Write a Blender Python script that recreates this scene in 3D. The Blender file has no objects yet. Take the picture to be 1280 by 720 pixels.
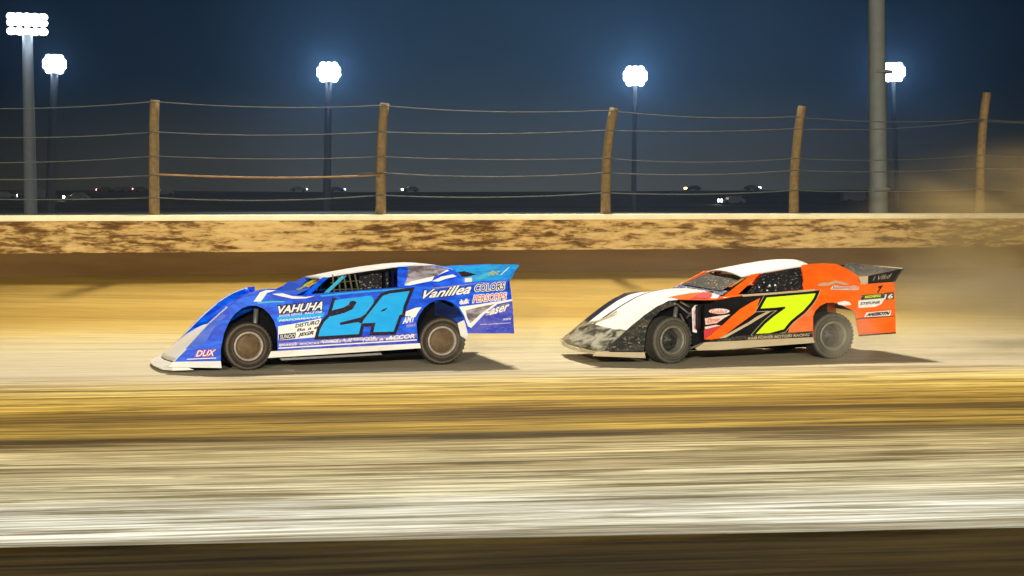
import bpy, bmesh, math, random
import numpy as np
from mathutils import Vector, Matrix, noise
random.seed(7)
R = math.radians
scene = bpy.context.scene
COL = scene.collection

# ------------------------------------------------------------------ camera
CAM_H = 2.43; YAW = R(7.0); FPX = 2000.0; HORIZON = 246.0
PITCH = math.atan((360 - HORIZON) / FPX)
FH = Vector((math.sin(YAW), math.cos(YAW), 0)); RT = Vector((math.cos(YAW), -math.sin(YAW), 0)); UP = Vector((0, 0, 1))
FW = (FH * math.cos(PITCH) - UP * math.sin(PITCH)).normalized()
CU = RT.cross(FW).normalized()
CP = Vector((0, 0, CAM_H))
cam_d = bpy.data.cameras.new('camera'); cam = bpy.data.objects.new('camera', cam_d); COL.objects.link(cam)
cam_d.sensor_width = 36; cam_d.lens = 36 * FPX / 1280; cam_d.clip_start = 0.1; cam_d.clip_end = 5000
cam.matrix_world = Matrix(((RT.x, CU.x, -FW.x, CP.x), (RT.y, CU.y, -FW.y, CP.y), (RT.z, CU.z, -FW.z, CP.z), (0, 0, 0, 1)))
scene.camera = cam

def ray(px, py):
    return FW + RT * ((px - 640) / FPX) + CU * ((360 - py) / FPX)
def at(px, py, D):
    """point on the view ray of a photo pixel at horizontal distance D"""
    r = ray(px, py); return CP + r * (D / r.dot(FH))
def on_ground(px, py, z=0.0):
    r = ray(px, py); return CP + r * ((z - CAM_H) / r.z)

# ------------------------------------------------------------------ helpers
def tag(o, label=None, cat=None, group=None, kind=None):
    if label: o['label'] = label
    if cat: o['category'] = cat
    if group: o['group'] = group
    if kind: o['kind'] = kind
    return o
def empty(name, loc=(0, 0, 0), rz=0.0, parent=None):
    o = bpy.data.objects.new(name, None); o.empty_display_size = 0.2
    COL.objects.link(o); o.location = loc; o.rotation_euler = (0, 0, rz)
    if parent: o.parent = parent
    return o
def link_bm(name, bm, mats, parent=None, smooth=False, recalc=True):
    if recalc: bmesh.ops.recalc_face_normals(bm, faces=bm.faces)
    me = bpy.data.meshes.new(name); bm.to_mesh(me); bm.free()
    for m in (mats if isinstance(mats, (list, tuple)) else [mats]): me.materials.append(m)
    if smooth:
        for p in me.polygons: p.use_smooth = True
    o = bpy.data.objects.new(name, me); COL.objects.link(o)
    if parent: o.parent = parent
    return o
def add_box(bm, c, s, rot=None, mi=0):
    m = Matrix.Translation(c) @ (rot.to_4x4() if rot else Matrix.Identity(4)) @ Matrix.Diagonal((s[0], s[1], s[2], 1))
    r = bmesh.ops.create_cube(bm, size=1, matrix=m)
    for f in {f for v in r['verts'] for f in v.link_faces}: f.material_index = mi
def add_tube(bm, pts, rad, n=10, mi=0, caps=True):
    pts = [Vector(p) for p in pts]
    rads = rad if isinstance(rad, (list, tuple)) else [rad] * len(pts)
    rings = []
    prev = None
    for i, p in enumerate(pts):
        t = (pts[min(i + 1, len(pts) - 1)] - pts[max(i - 1, 0)]).normalized()
        a = prev - t * prev.dot(t) if prev is not None else (Vector((0, 0, 1)) if abs(t.z) < .9 else Vector((1, 0, 0)))
        if a.length < 1e-6: a = Vector((0, 1, 0))
        a = (a - t * a.dot(t)).normalized(); prev = a; b = t.cross(a)
        rings.append([bm.verts.new(p + (a * math.cos(k * 2 * math.pi / n) + b * math.sin(k * 2 * math.pi / n)) * rads[i]) for k in range(n)])
    for i in range(len(rings) - 1):
        for k in range(n):
            f = bm.faces.new((rings[i][k], rings[i][(k + 1) % n], rings[i + 1][(k + 1) % n], rings[i + 1][k])); f.material_index = mi; f.smooth = True
    if caps:
        f = bm.faces.new(rings[0][::-1]); f.material_index = mi
        f = bm.faces.new(rings[-1]); f.material_index = mi
def add_lathe(bm, prof, n=40, axis='Y', mi=0, mats=None):
    """profile of (offset along axis, radius)"""
    rings = []
    for (a, r) in prof:
        ring = []
        for k in range(n):
            c, s = math.cos(k * 2 * math.pi / n) * r, math.sin(k * 2 * math.pi / n) * r
            ring.append(bm.verts.new((c, a, s) if axis == 'Y' else (c, s, a)))
        rings.append(ring)
    for i in range(len(rings) - 1):
        for k in range(n):
            f = bm.faces.new((rings[i][k], rings[i][(k + 1) % n], rings[i + 1][(k + 1) % n], rings[i + 1][k]))
            f.material_index = mats[i] if mats else mi; f.smooth = True
    return rings
def add_prism(bm, poly, vec, mi=0):
    """closed polygon (3D points) extruded along vec"""
    a = [bm.verts.new(p) for p in poly]; b = [bm.verts.new(Vector(p) + Vector(vec)) for p in poly]
    fs = [bm.faces.new(a), bm.faces.new(b[::-1])]
    n = len(a)
    for i in range(n): fs.append(bm.faces.new((a[i], b[i], b[(i + 1) % n], a[(i + 1) % n])))
    for f in fs: f.material_index = mi
def solidify(o, t, off=-1):
    m = o.modifiers.new('thickness', 'SOLIDIFY'); m.thickness = t; m.offset = off; return o
def bevel(o, w, seg=2):
    m = o.modifiers.new('edges', 'BEVEL'); m.width = w; m.segments = seg; m.limit_method = 'ANGLE'; m.angle_limit = R(35); return o

# ------------------------------------------------------------------ materials
class NT:
    def __init__(s, name):
        s.m = bpy.data.materials.new(name); s.m.use_nodes = True; s.t = s.m.node_tree; s.t.nodes.clear()
        s.out = s.n('ShaderNodeOutputMaterial')
    def n(s, kind, **kw):
        x = s.t.nodes.new(kind)
        for k, v in kw.items(): setattr(x, k, v)
        return x
    def l(s, a, b): s.t.links.new(a, b)
    def noise(s, vec, scale, detail=4, rough=.55, dist=0.0):
        x = s.n('ShaderNodeTexNoise'); x.inputs['Scale'].default_value = scale; x.inputs['Detail'].default_value = detail
        x.inputs['Roughness'].default_value = rough; x.inputs['Distortion'].default_value = dist
        if vec: s.l(vec, x.inputs['Vector'])
        return x.outputs['Fac']
    def mapping(s, vec, scale=(1, 1, 1), loc=(0, 0, 0), rot=(0, 0, 0)):
        x = s.n('ShaderNodeMapping'); x.inputs['Scale'].default_value = scale; x.inputs['Location'].default_value = loc
        x.inputs['Rotation'].default_value = rot
        s.l(vec, x.inputs['Vector']); return x.outputs['Vector']
    def ramp(s, fac, stops, interp='LINEAR'):
        x = s.n('ShaderNodeValToRGB'); cr = x.color_ramp; cr.interpolation = interp
        while len(cr.elements) < len(stops): cr.elements.new(0.5)
        for e, (p, c) in zip(cr.elements, stops):
            e.position = p; e.color = (c, c, c, 1) if isinstance(c, (int, float)) else (*c, 1)
        s.l(fac, x.inputs['Fac']); return x.outputs['Color']
    def mix(s, fac, a, b, mode='MIX'):
        x = s.n('ShaderNodeMix', data_type='RGBA', blend_type=mode)
        for sock, v in ((x.inputs[0], fac), (x.inputs[6], a), (x.inputs[7], b)):
            if isinstance(v, (int, float)): sock.default_value = v
            elif isinstance(v, tuple): sock.default_value = (*v, 1)
            else: s.l(v, sock)
        return x.outputs[2]
    def math(s, op, a, b=0.0, c=None, clamp=False):
        x = s.n('ShaderNodeMath', operation=op); x.use_clamp = clamp
        for i, v in enumerate((a, b) if c is None else (a, b, c)):
            if isinstance(v, (int, float)): x.inputs[i].default_value = v
            else: s.l(v, x.inputs[i])
        return x.outputs[0]
    def bump(s, h, strength=.3, dist=.02):
        x = s.n('ShaderNodeBump'); x.inputs['Strength'].default_value = strength; x.inputs['Distance'].default_value = dist
        s.l(h, x.inputs['Height']); return x.outputs['Normal']
    def bsdf(s, color, rough=.5, metal=0.0, normal=None, coat=0.0, spec=.5):
        p = s.n('ShaderNodeBsdfPrincipled')
        for sock, v in ((p.inputs['Base Color'], color), (p.inputs['Roughness'], rough), (p.inputs['Metallic'], metal), (p.inputs['Coat Weight'], coat), (p.inputs['Specular IOR Level'], spec)):
            if isinstance(v, (int, float)): sock.default_value = v
            elif isinstance(v, tuple): sock.default_value = (*v, 1)
            else: s.l(v, sock)
        p.inputs['Coat Roughness'].default_value = .12
        if normal: s.l(normal, p.inputs['Normal'])
        s.l(p.outputs[0], s.out.inputs['Surface']); return s.m
def lin(r, g, b):
    return tuple(((c / 255) / 12.92 if c / 255 <= .04045 else ((c / 255 + .055) / 1.055) ** 2.4) for c in (r, g, b))

DUST = (.40, .31, .19)
def paint(name, col, col2=None, rough=.28, dust=.25, splat=.3, coat=.6, spk=None):
    if max(col) < .03: coat = min(coat, .12)
    """sheet metal paint / vinyl with clay dust and thrown mud specks"""
    s = NT(name); tc = s.n('ShaderNodeTexCoord').outputs['Object']
    base = col
    if col2:
        f = s.ramp(s.noise(s.mapping(tc, (1.6, 1.6, 5)), 2.2, 5, .65, .6), [(.42, 0.0), (.6, 1.0)])
        base = s.mix(f, col, col2)
    if spk:
        f = s.ramp(s.noise(s.mapping(tc, (1, 1, 1.6)), 24, 3, .75), [(.60, 0.0), (.64, 1.0)])
        base = s.mix(f, base, spk)
    d = s.ramp(s.noise(s.mapping(tc, (.7, 1, 2.4)), 3.5, 8, .72), [(.45, 0.0), (.85, 1.0)])
    d = s.math('MULTIPLY', d, dust * 1.5)
    c = s.mix(d, base, DUST)
    v = s.n('ShaderNodeTexVoronoi'); v.inputs['Scale'].default_value = 38; v.inputs['Randomness'].default_value = 1
    s.l(tc, v.inputs['Vector'])
    dots = s.math('LESS_THAN', v.outputs['Distance'], s.math('MULTIPLY', s.noise(tc, 5, 3, .6), .24))
    reg = s.ramp(s.noise(tc, 3.1, 4, .6), [(.45, 0.0), (.6, 1.0)])
    m = s.math('MULTIPLY', s.math('MULTIPLY', dots, reg), splat)
    c = s.mix(m, c, (.30, .23, .14))
    r = s.math('ADD', s.math('MULTIPLY', d, .5), rough)
    nb = s.bump(s.noise(s.mapping(tc, (1, 1, 1.5)), 2.6, 3, .5), .18, .03)
    return s.bsdf(c, r, 0.0, nb, coat * .25, .12 if max(col) < .06 else .2)
def plain(name, col, rough=.6, metal=0.0, var=.25, scale=8, bump=.2, spec=.5):
    s = NT(name); tc = s.n('ShaderNodeTexCoord').outputs['Object']
    f = s.noise(tc, scale, 6, .65)
    c = s.mix(s.ramp(f, [(.3, 0.0), (.7, 1.0)]), tuple(x * (1 - var) for x in col), tuple(min(1, x * (1 + var)) for x in col))
    return s.bsdf(c, rough, metal, s.bump(f, bump, .01), 0, spec)
def emit(name, col, strength):
    s = NT(name); e = s.n('ShaderNodeEmission'); e.inputs[0].default_value = (*col, 1); e.inputs[1].default_value = strength
    s.l(e.outputs[0], s.out.inputs['Surface']); return s.m

# ------------------------------------------------------------------ ground
WALL_A = at(-300, 353, 27.0).to_2d(); WALL_B = at(1280, 331, 32.5).to_2d()
_p0 = at(0, 349, 28.5); _p1 = at(1280, 331, 32.5)
WK = (_p1.y - _p0.y) / (_p1.x - _p0.x)
def wall_y(x): return _p0.y + WK * (x - _p0.x)
BASE_Z = 1.0; BANK = 5.0
EDGE = .030
INNER_Y = on_ground(640, 671).y
def inner_y(x): return INNER_Y - EDGE * (x - 1.4)
def track_z(x, y):
    t = max(0.0, min(1.0, (y - (wall_y(x) - BANK)) / BANK))
    z = BASE_Z * (t * t * (1.6 - .6 * t))
    # long shallow ruts worn along the racing line
    w = 1.0 if y > inner_y(x) + .1 else 0.0
    g = noise.noise(Vector((x * .11, y * 3.3, 1.3))) * .014 + noise.noise(Vector((x * .3, y * 9.0, 7.7))) * .006
    near = max(0.0, min(1.0, (21.2 - y) / 1.0))
    g *= .35 + 1.9 * near
    return z + g * w - .006
xs = list(np.arange(-14, 22, .4)); xs = list(np.arange(-70, -14, 4.0)) + xs + list(np.arange(22, 110, 4.0))
bm = bmesh.new(); rows = []
NR = 620
for j in range(NR + 1):
    row = []
    for x in xs:
        y1 = wall_y(x) + .25
        # dense rows close by, sparser up the banking
        y0 = inner_y(x); y = y0 + (y1 - y0) * (j / NR)
        row.append(bm.verts.new((x, y, track_z(x, y))))
    rows.append(row)
for j in range(NR):
    for i in range(len(xs) - 1):
        f = bm.faces.new((rows[j][i], rows[j][i + 1], rows[j + 1][i + 1], rows[j + 1][i])); f.smooth = True
s = NT('track_clay'); geo = s.n('ShaderNodeNewGeometry'); P = geo.outputs['Position']
sep = s.n('ShaderNodeSeparateXYZ'); s.l(P, sep.inputs[0])
wob = s.noise(s.mapping(P, (.10, 1.3, 1)), 1.0, 3, .5)
yv = s.math('ADD', sep.outputs['Y'], s.math('MULTIPLY', s.math('SUBTRACT', wob, .5), .9))
# distance from wall line measured so the upper bands follow the wall
skew = s.ramp(s.math('DIVIDE', s.math('SUBTRACT', sep.outputs['Y'], 10.0), 20.0), [(.1, 0.0), (.9, 1.0)])
yw = s.math('SUBTRACT', yv, s.math('MULTIPLY', sep.outputs['X'], s.math('SUBTRACT', s.math('MULTIPLY', skew, WK * .9 + EDGE), EDGE)))
fac = s.math('DIVIDE', s.math('SUBTRACT', yw, 10.0), 20.0)
def ypos(py):  # photo row at the middle of the frame -> ramp position
    return (on_ground(640, py).y - 10.0) / 20.0
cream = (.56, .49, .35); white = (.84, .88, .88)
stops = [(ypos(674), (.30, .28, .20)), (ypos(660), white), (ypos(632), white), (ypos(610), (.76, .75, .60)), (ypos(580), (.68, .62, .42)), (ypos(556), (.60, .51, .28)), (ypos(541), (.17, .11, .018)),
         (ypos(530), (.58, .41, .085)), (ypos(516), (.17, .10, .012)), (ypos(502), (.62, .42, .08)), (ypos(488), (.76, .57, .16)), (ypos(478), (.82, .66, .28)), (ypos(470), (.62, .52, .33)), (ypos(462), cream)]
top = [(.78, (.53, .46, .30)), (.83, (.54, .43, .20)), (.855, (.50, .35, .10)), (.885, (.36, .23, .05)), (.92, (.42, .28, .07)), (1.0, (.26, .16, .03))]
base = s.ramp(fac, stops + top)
st1 = s.noise(s.mapping(P, (.30, 5.0, 1)), 1.0, 7, .66, .25)
st2 = s.noise(s.mapping(P, (.42, 20, 1), (3, 8, 0)), 1.0, 6, .68, .25)
st3 = s.noise(s.mapping(P, (3.0, 60, 1), (9, 2, 0)), 1.0, 4, .65)
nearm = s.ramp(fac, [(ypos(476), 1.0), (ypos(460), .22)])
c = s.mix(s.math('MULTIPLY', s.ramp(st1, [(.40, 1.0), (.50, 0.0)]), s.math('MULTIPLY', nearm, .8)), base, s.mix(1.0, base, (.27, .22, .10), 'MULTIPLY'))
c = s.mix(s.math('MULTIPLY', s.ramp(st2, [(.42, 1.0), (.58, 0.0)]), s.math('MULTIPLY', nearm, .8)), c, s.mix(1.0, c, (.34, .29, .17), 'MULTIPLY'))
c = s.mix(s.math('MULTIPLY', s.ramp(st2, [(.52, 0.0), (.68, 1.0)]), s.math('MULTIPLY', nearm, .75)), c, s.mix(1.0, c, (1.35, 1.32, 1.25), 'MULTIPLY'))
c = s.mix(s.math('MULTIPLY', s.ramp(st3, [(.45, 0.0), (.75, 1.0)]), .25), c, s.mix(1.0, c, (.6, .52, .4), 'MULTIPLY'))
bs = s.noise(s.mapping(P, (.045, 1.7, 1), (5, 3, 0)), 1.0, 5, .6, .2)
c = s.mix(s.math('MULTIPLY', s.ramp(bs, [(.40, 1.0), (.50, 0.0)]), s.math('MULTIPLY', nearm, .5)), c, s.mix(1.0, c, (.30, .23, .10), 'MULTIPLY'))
hh = s.math('ADD', s.math('MULTIPLY', st2, .6), s.math('MULTIPLY', st3, .4))
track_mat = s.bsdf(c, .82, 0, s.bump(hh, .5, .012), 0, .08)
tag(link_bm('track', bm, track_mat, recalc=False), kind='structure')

# inner verge of dark soil, a step below the packed edge of the track
def soil_z(x, y):
    return -.035 + noise.noise(Vector((x * .25, y * 3.0, 4))) * .02
bm = bmesh.new(); rows = []
ys = [INNER_Y + .0, INNER_Y - .04] + [INNER_Y - .08 - k * .05 for k in range(1, 60)] + [INNER_Y - 3.2 - k * 3 for k in range(1, 40)]
xs2 = list(np.arange(-10, 14, .4)); xs2 = list(np.arange(-70, -10, 5.0)) + xs2 + list(np.arange(14, 110, 5.0))
for j, y in enumerate(ys):
    rows.append([bm.verts.new((x, y - EDGE * (x - 1.4) - .002, track_z(x, inner_y(x)) - .004 if j == 0 else soil_z(x, y))) for x in xs2])
for j in range(len(ys) - 1):
    for i in range(len(xs2) - 1):
        f = bm.faces.new((rows[j + 1][i], rows[j + 1][i + 1], rows[j][i + 1], rows[j][i])); f.smooth = j > 0
s = NT('dark_soil'); P = s.n('ShaderNodeNewGeometry').outputs['Position']
a = s.noise(s.mapping(P, (.35, 6, 1)), 1.0, 6, .65, .2); b = s.noise(s.mapping(P, (2.5, 30, 1)), 1.0, 4, .6)
c = s.mix(s.ramp(a, [(.35, 0.0), (.65, 1.0)]), (.010, .006, .001), (.075, .052, .014))
c = s.mix(s.math('MULTIPLY', b, .5), c, (.012, .008, .003))
tag(link_bm('infield_ground', bm, s.bsdf(c, .95, 0, s.bump(b, .6, .02), 0, .04)), kind='structure')

# dark open ground beyond the wall, rising to a low hill with a car park on it
def field_z(x, y):
    d = y - wall_y(x)
    t = max(0, min(1, (d - 150) / 260)); t = t * t * (3 - 2 * t)
    return .75 - .55 * min(1, d / 8) + 3.6 * t + noise.noise(Vector((x * .006, y * .006, 2))) * 1.6 * t
bm = bmesh.new(); rows = []
dd = [.2, 1, 2, 4, 8, 15, 25, 40, 60, 80, 110] + list(range(140, 460, 20)) + [480, 560, 700, 900]
xs3 = list(range(-500, 541, 20))
for d in dd:
    rows.append([bm.verts.new((x, wall_y(x) + d if d < 60 else 30 + d + (wall_y(x) - 30) * max(0, 1 - (d - 60) / 300), 0)) for x in xs3])
for r_ in rows:
    for v in r_: v.co.z = field_z(v.co.x, v.co.y)
for j in range(len(rows) - 1):
    for i in range(len(xs3) - 1):
        f = bm.faces.new((rows[j][i], rows[j][i + 1], rows[j + 1][i + 1], rows[j + 1][i])); f.smooth = True
s = NT('dark_field'); P = s.n('ShaderNodeNewGeometry').outputs['Position']
a = s.noise(s.mapping(P, (.02, .05, .1)), 1.0, 6, .6)
tag(link_bm('ground', bm, s.bsdf(s.mix(s.ramp(a, [(.35, 0.0), (.65, 1.0)]), (.075, .075, .042), (.16, .155, .09)), .95, 0, None, 0, .1)), kind='structure')

# ------------------------------------------------------------------ concrete wall
WALL_H = 1.10
_u = Vector((1, WK, 0)).normalized(); _n = Vector((_u.y, -_u.x, 0))   # _n points to the track
def wall_pt(x, z, off=0.0):
    return Vector((x, wall_y(x), z)) + _n * off
wall = empty('concrete_wall', wall_pt(0, BASE_Z - .05))
tag(wall, 'long mud splattered concrete crash wall with a pale top rail behind the race cars', 'wall')
def wall_strip(name, prof, mat, x0=-60, x1=100, step=1.0):
    """profile of (offset towards track, z) swept along the wall"""
    bm = bmesh.new(); rr = []
    n = int((x1 - x0) / step)
    for i in range(n + 1):
        x = x0 + i * step
        rr.append([bm.verts.new(wall_pt(x, z, o) - wall.location) for (o, z) in prof])
    for i in range(n):
        for k in range(len(prof)):
            k2 = (k + 1) % len(prof)
            bm.faces.new((rr[i][k], rr[i + 1][k], rr[i + 1][k2], rr[i][k2]))
    bm.faces.new(rr[0]); bm.faces.new(rr[-1][::-1])
    return link_bm(name, bm, mat, wall)
s = NT('splattered_concrete'); P = s.n('ShaderNodeNewGeometry').outputs['Position']
big = s.noise(s.mapping(P, (.33, .33, .2), (4.3, 0, 0)), 1.0, 3, .5)
blot = s.noise(s.mapping(P, (2.0, 2.0, 10)), 1.0, 6, .64, .4)
fine = s.noise(s.mapping(P, (7, 7, 22)), 1.0, 4, .65)
f = s.math('ADD', s.math('MULTIPLY', blot, .75), s.math('MULTIPLY', big, .55))
f = s.math('ADD', f, s.math('MULTIPLY', s.math('SUBTRACT', fine, .5), .22))
c = s.ramp(f, [(.55, (.10, .05, .013)), (.62, (.22, .12, .035)), (.68, (.50, .33, .115)), (.78, (.66, .47, .19))])
mud_wall = s.bsdf(c, .9, 0, s.bump(blot, .7, .03), 0, .2)
s = NT('brown_lower_wall'); P = s.n('ShaderNodeNewGeometry').outputs['Position']  # lower band of the wall, a darker brown than the face above
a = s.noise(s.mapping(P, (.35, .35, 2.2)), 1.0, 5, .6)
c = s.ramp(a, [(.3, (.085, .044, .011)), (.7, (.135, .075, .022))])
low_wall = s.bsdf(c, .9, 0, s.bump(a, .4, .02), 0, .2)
TOP = BASE_Z + WALL_H
wall_strip('wall_face', [(.0, BASE_Z + .42), (.0, TOP - .11), (-.30, TOP - .11), (-.30, BASE_Z + .42)], mud_wall)
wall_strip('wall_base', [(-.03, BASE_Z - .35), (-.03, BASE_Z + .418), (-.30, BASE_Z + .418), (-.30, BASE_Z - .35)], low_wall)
cap_mat = plain('painted_cap', (.86, .78, .50), .6, 0, .10, 3)
cap = wall_strip('wall_cap', [(.05, TOP - .108), (.06, TOP - .09), (.06, TOP - .015), (.045, TOP), (-.33, TOP), (-.345, TOP - .015), (-.345, TOP - .108)], cap_mat)

# ------------------------------------------------------------------ catch fence
def wall_D(px, off=0):
    """distance along the view at which a photo column meets the wall line"""
    r = ray(px, 246); t = (_p0.y - WK * _p0.x) / (r.y - WK * r.x); return t * r.dot(FH)
fence = empty('catch_fence', wall_pt(0, TOP))
tag(fence, 'wooden post catch fence strung with sagging steel cables above the crash wall', 'fence')
wood = plain('weathered_post', (.17, .112, .042), .85, 0, .35, 14, .5)
cable_m = plain('steel_cable', (.075, .08, .075), .7, .2, .2, 5)
rope_m = plain('tan_rope', (.26, .14, .05), .8, 0, .2, 5)
posts = [(-92, 125, 6), (193, 125, 2), (476, 129, 5), (757, 135, 9), (992.5, 133, 8), (1224, 116, 6), (1452, 118, 7)]
for (px, py, lean) in posts:
    D = wall_D(px) + .16
    b0 = at(px, 268, D); b0.z = TOP - .004; t0 = at(px, py, D); H = t0.z - b0.z
    L = Vector((RT.x, RT.y, 0)) * (lean / FPX * D)
    bm = bmesh.new(); pts = []; rad = []
    for k in range(11):
        u = k / 10
        wob_ = Vector((noise.noise(Vector((px, u * 3, 0))), noise.noise(Vector((px, u * 3, 9))), 0)) * .012
        pts.append(b0 + UP * (H * u) + L * (u ** 2.6 * 1.3 - .15 * u) + wob_ - fence.location); rad.append(.098 - .012 * u + .004 * noise.noise(Vector((px, u * 6, 5))))
    add_tube(bm, pts, rad, 12)
    link_bm('post', bm, wood, fence)
rowsY = [(0, [134, 127, 132, 138, 146, 149, 149]), (1, [169, 165, 165, 163, 161, 151, 151]), (2, [202, 195, 196, 198, 198, 194, 193]), (3, [223, 219, 216, 216, 213, 210, 210]), (4, [247, 247, 244, 241, 238, 236, 235])]
ropeseg = None
for ci, ysr in rowsY:
    bm = bmesh.new(); pts = []
    cols = [p[0] for p in posts]
    for a in range(len(cols) - 1):
        for q in range(10):
            u = q / 10
            px = cols[a] + (cols[a + 1] - cols[a]) * u
            y0, y1 = ysr[a], ysr[a + 1]
            sag = (2.5 + 2.5 * ((ci * 7 + a * 3) % 4) / 3) * 4 * u * (1 - u)
            if ci == 0: sag = 6 * (u * (1 - u)) * 4 * .8
            pts.append(at(px, y0 + (y1 - y0) * u + sag, wall_D(px) + .055) - fence.location)
    if ci == 3:
        add_tube(bm, pts[:12], .011, 6); add_tube(bm, pts[19:], .011, 6)
        link_bm('cable', bm, cable_m, fence)
        bm = bmesh.new(); add_tube(bm, pts[11:20], .017, 6)
        rp = [at(193 + (476 - 193) * u, 218 + 6.5 * math.sin(u * math.pi * .75) - 4 * u, wall_D(193 + 283 * u) + .055) - fence.location for u in [k / 12 for k in range(13)]]
        bm.clear(); add_tube(bm, rp, .017, 6)
        link_bm('rope', bm, rope_m, fence)
    else:
        add_tube(bm, pts, .0095 if ci != 2 else .008, 6); link_bm('cable', bm, cable_m, fence)

# ------------------------------------------------------------------ floodlight masts
pole_m = plain('galvanised_pole', (.20, .21, .185), .7, .1, .15, 2)
dark_pole_m = plain('dull_pole', (.11, .12, .14), .6, .2, .15, 2)
lamp_glass = emit('floodlight_glow', (.72, .86, 1.0), 30.0)
housing = plain('lamp_housing', (.55, .56, .57), .5, .3, .1, 6)
FLOODS = []; ROUND = [(.38, 3), (.13, 4), (-.13, 4), (-.38, 3)]
def mast(px_base, px_head, py_head, D, head_w_px, head_h_px, pole_w_px, label, nrow, ncol, mat, group=None, power=0):
    hp = at(px_head, py_head, D); bx = at(px_base, 246, D)
    gz = field_z(bx.x, bx.y)
    root = empty('floodlight_mast', (bx.x, bx.y, gz))
    tag(root, label, 'floodlight', group)
    W = head_w_px / FPX * D; Hh = head_h_px / FPX * D; pr = pole_w_px / FPX * D / 2
    top = hp - root.location
    rows_ = [(v, n_) for v, n_ in nrow]                # (height as a share of the head, lamps in the row)
    bm = bmesh.new(); tp = Vector((top.x, top.y, top.z - Hh * .52))
    add_tube(bm, [(0, 0, -.3), (0, 0, .02), tp * .5, tp], [pr * 1.12, pr * 1.12, pr, pr * .85], 16)
    link_bm('pole', bm, mat, root)
    face = (Vector((0, 22, 0)) - Vector((bx.x, bx.y, 0))).normalized()   # heads look at the track
    side = UP.cross(face).normalized()
    rr = Matrix((side, face, UP)).transposed()
    for v, n_ in rows_:
        bm = bmesh.new(); add_box(bm, top + UP * (Hh * v) - face * .30, (W * 1.0, .12, .12), rr); link_bm('crossbar', bm, housing, root)
    bm = bmesh.new(); add_box(bm, top - UP * Hh * .04 - face * .44, (.22, .14, Hh * .98), rr); link_bm('mast_head', bm, housing, root)
    for v, n_ in rows_:
        dia = W / ncol * .63
        for c_ in range(n_):
            p = top + UP * (Hh * v) + side * (W / ncol * (c_ - (n_ - 1) / 2)) + face * .05
            bm = bmesh.new()
            add_lathe(bm, [(-.22, .02), (-.20, dia * .45), (-.05, dia * .8), (.06, dia * .98)], 16, 'Y', 0)
            add_lathe(bm, [(.055, dia * .97), (.085, dia * .6), (.09, .002)], 16, 'Y', 1)
            dn = (face - UP * .32).normalized(); uu = dn.cross(side)
            M = Matrix.Translation(p) @ Matrix((side, dn, -uu)).transposed().to_4x4() @ Matrix.Diagonal((1, 1, .95 if group else .80, 1))
            bmesh.ops.transform(bm, matrix=M, verts=bm.verts)
            link_bm('lamp', bm, [housing, lamp_glass], root)
    if power:
        FLOODS.append((hp + face * 1.2, power, root, top + face * .6, W, Hh, face))
    return root
mast(38, 34, 30, 115, 47, 25, 15, 'tall grey mast whose three separate rows of lamps stand at the upper left corner', [(.36, 5), (.06, 5), (-.36, 5)], 5, plain('grey_mast_paint', (.42, .46, .50), .7, 0, .1, 2), power=1)
mast(62, 68, 80, 210, 27, 21, 11, 'distant glowing floodlight beside the mast with three rows of lamps', ROUND, 4, dark_pole_m, 'distant floodlights', power=2)
mast(408, 411, 90, 220, 28, 22, 9, 'distant glowing floodlight above the cable span with the tan rope', ROUND, 4, dark_pole_m, 'distant floodlights', power=3)
mast(792, 794, 95, 220, 28, 22, 6, 'distant glowing floodlight beside the fence post over the gap between the cars', ROUND, 4, dark_pole_m, 'distant floodlights', power=4)
mast(1122, 1117, 90, 220, 27, 21, 5, 'distant glowing floodlight partly hidden by the thick grey mast', ROUND, 4, dark_pole_m, 'distant floodlights', power=5)
# the thick mast right behind the wall, its head is above the frame
D = 44.0
bp = at(1100, 246, D); gz = field_z(bp.x, bp.y)
root = empty('light_mast', (bp.x, bp.y, gz)); tag(root, 'thick grey metal mast behind the fence running out of the top of the photo', 'mast')
tp = at(1094, -180, D) - root.location
bm = bmesh.new(); add_tube(bm, [(0, 0, -.3), (0, 0, 0), tp * .35, tp], [.29, .285, .25, .20], 24); link_bm('pole', bm, pole_m, root)
for zf_ in (2.4, 5.6):
    bm = bmesh.new(); add_lathe(bm, [(zf_, .27), (zf_, .30), (zf_ + .08, .30), (zf_ + .08, .26)], 24, 'Z'); link_bm('collar', bm, pole_m, root)
bm = bmesh.new()
for k in range(2): add_box(bm, tp + Vector((0, -.1, .2 + k * .8)), (3.2, .12, .12))
link_bm('crossbar', bm, housing, root)

exec_parts = []

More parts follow.
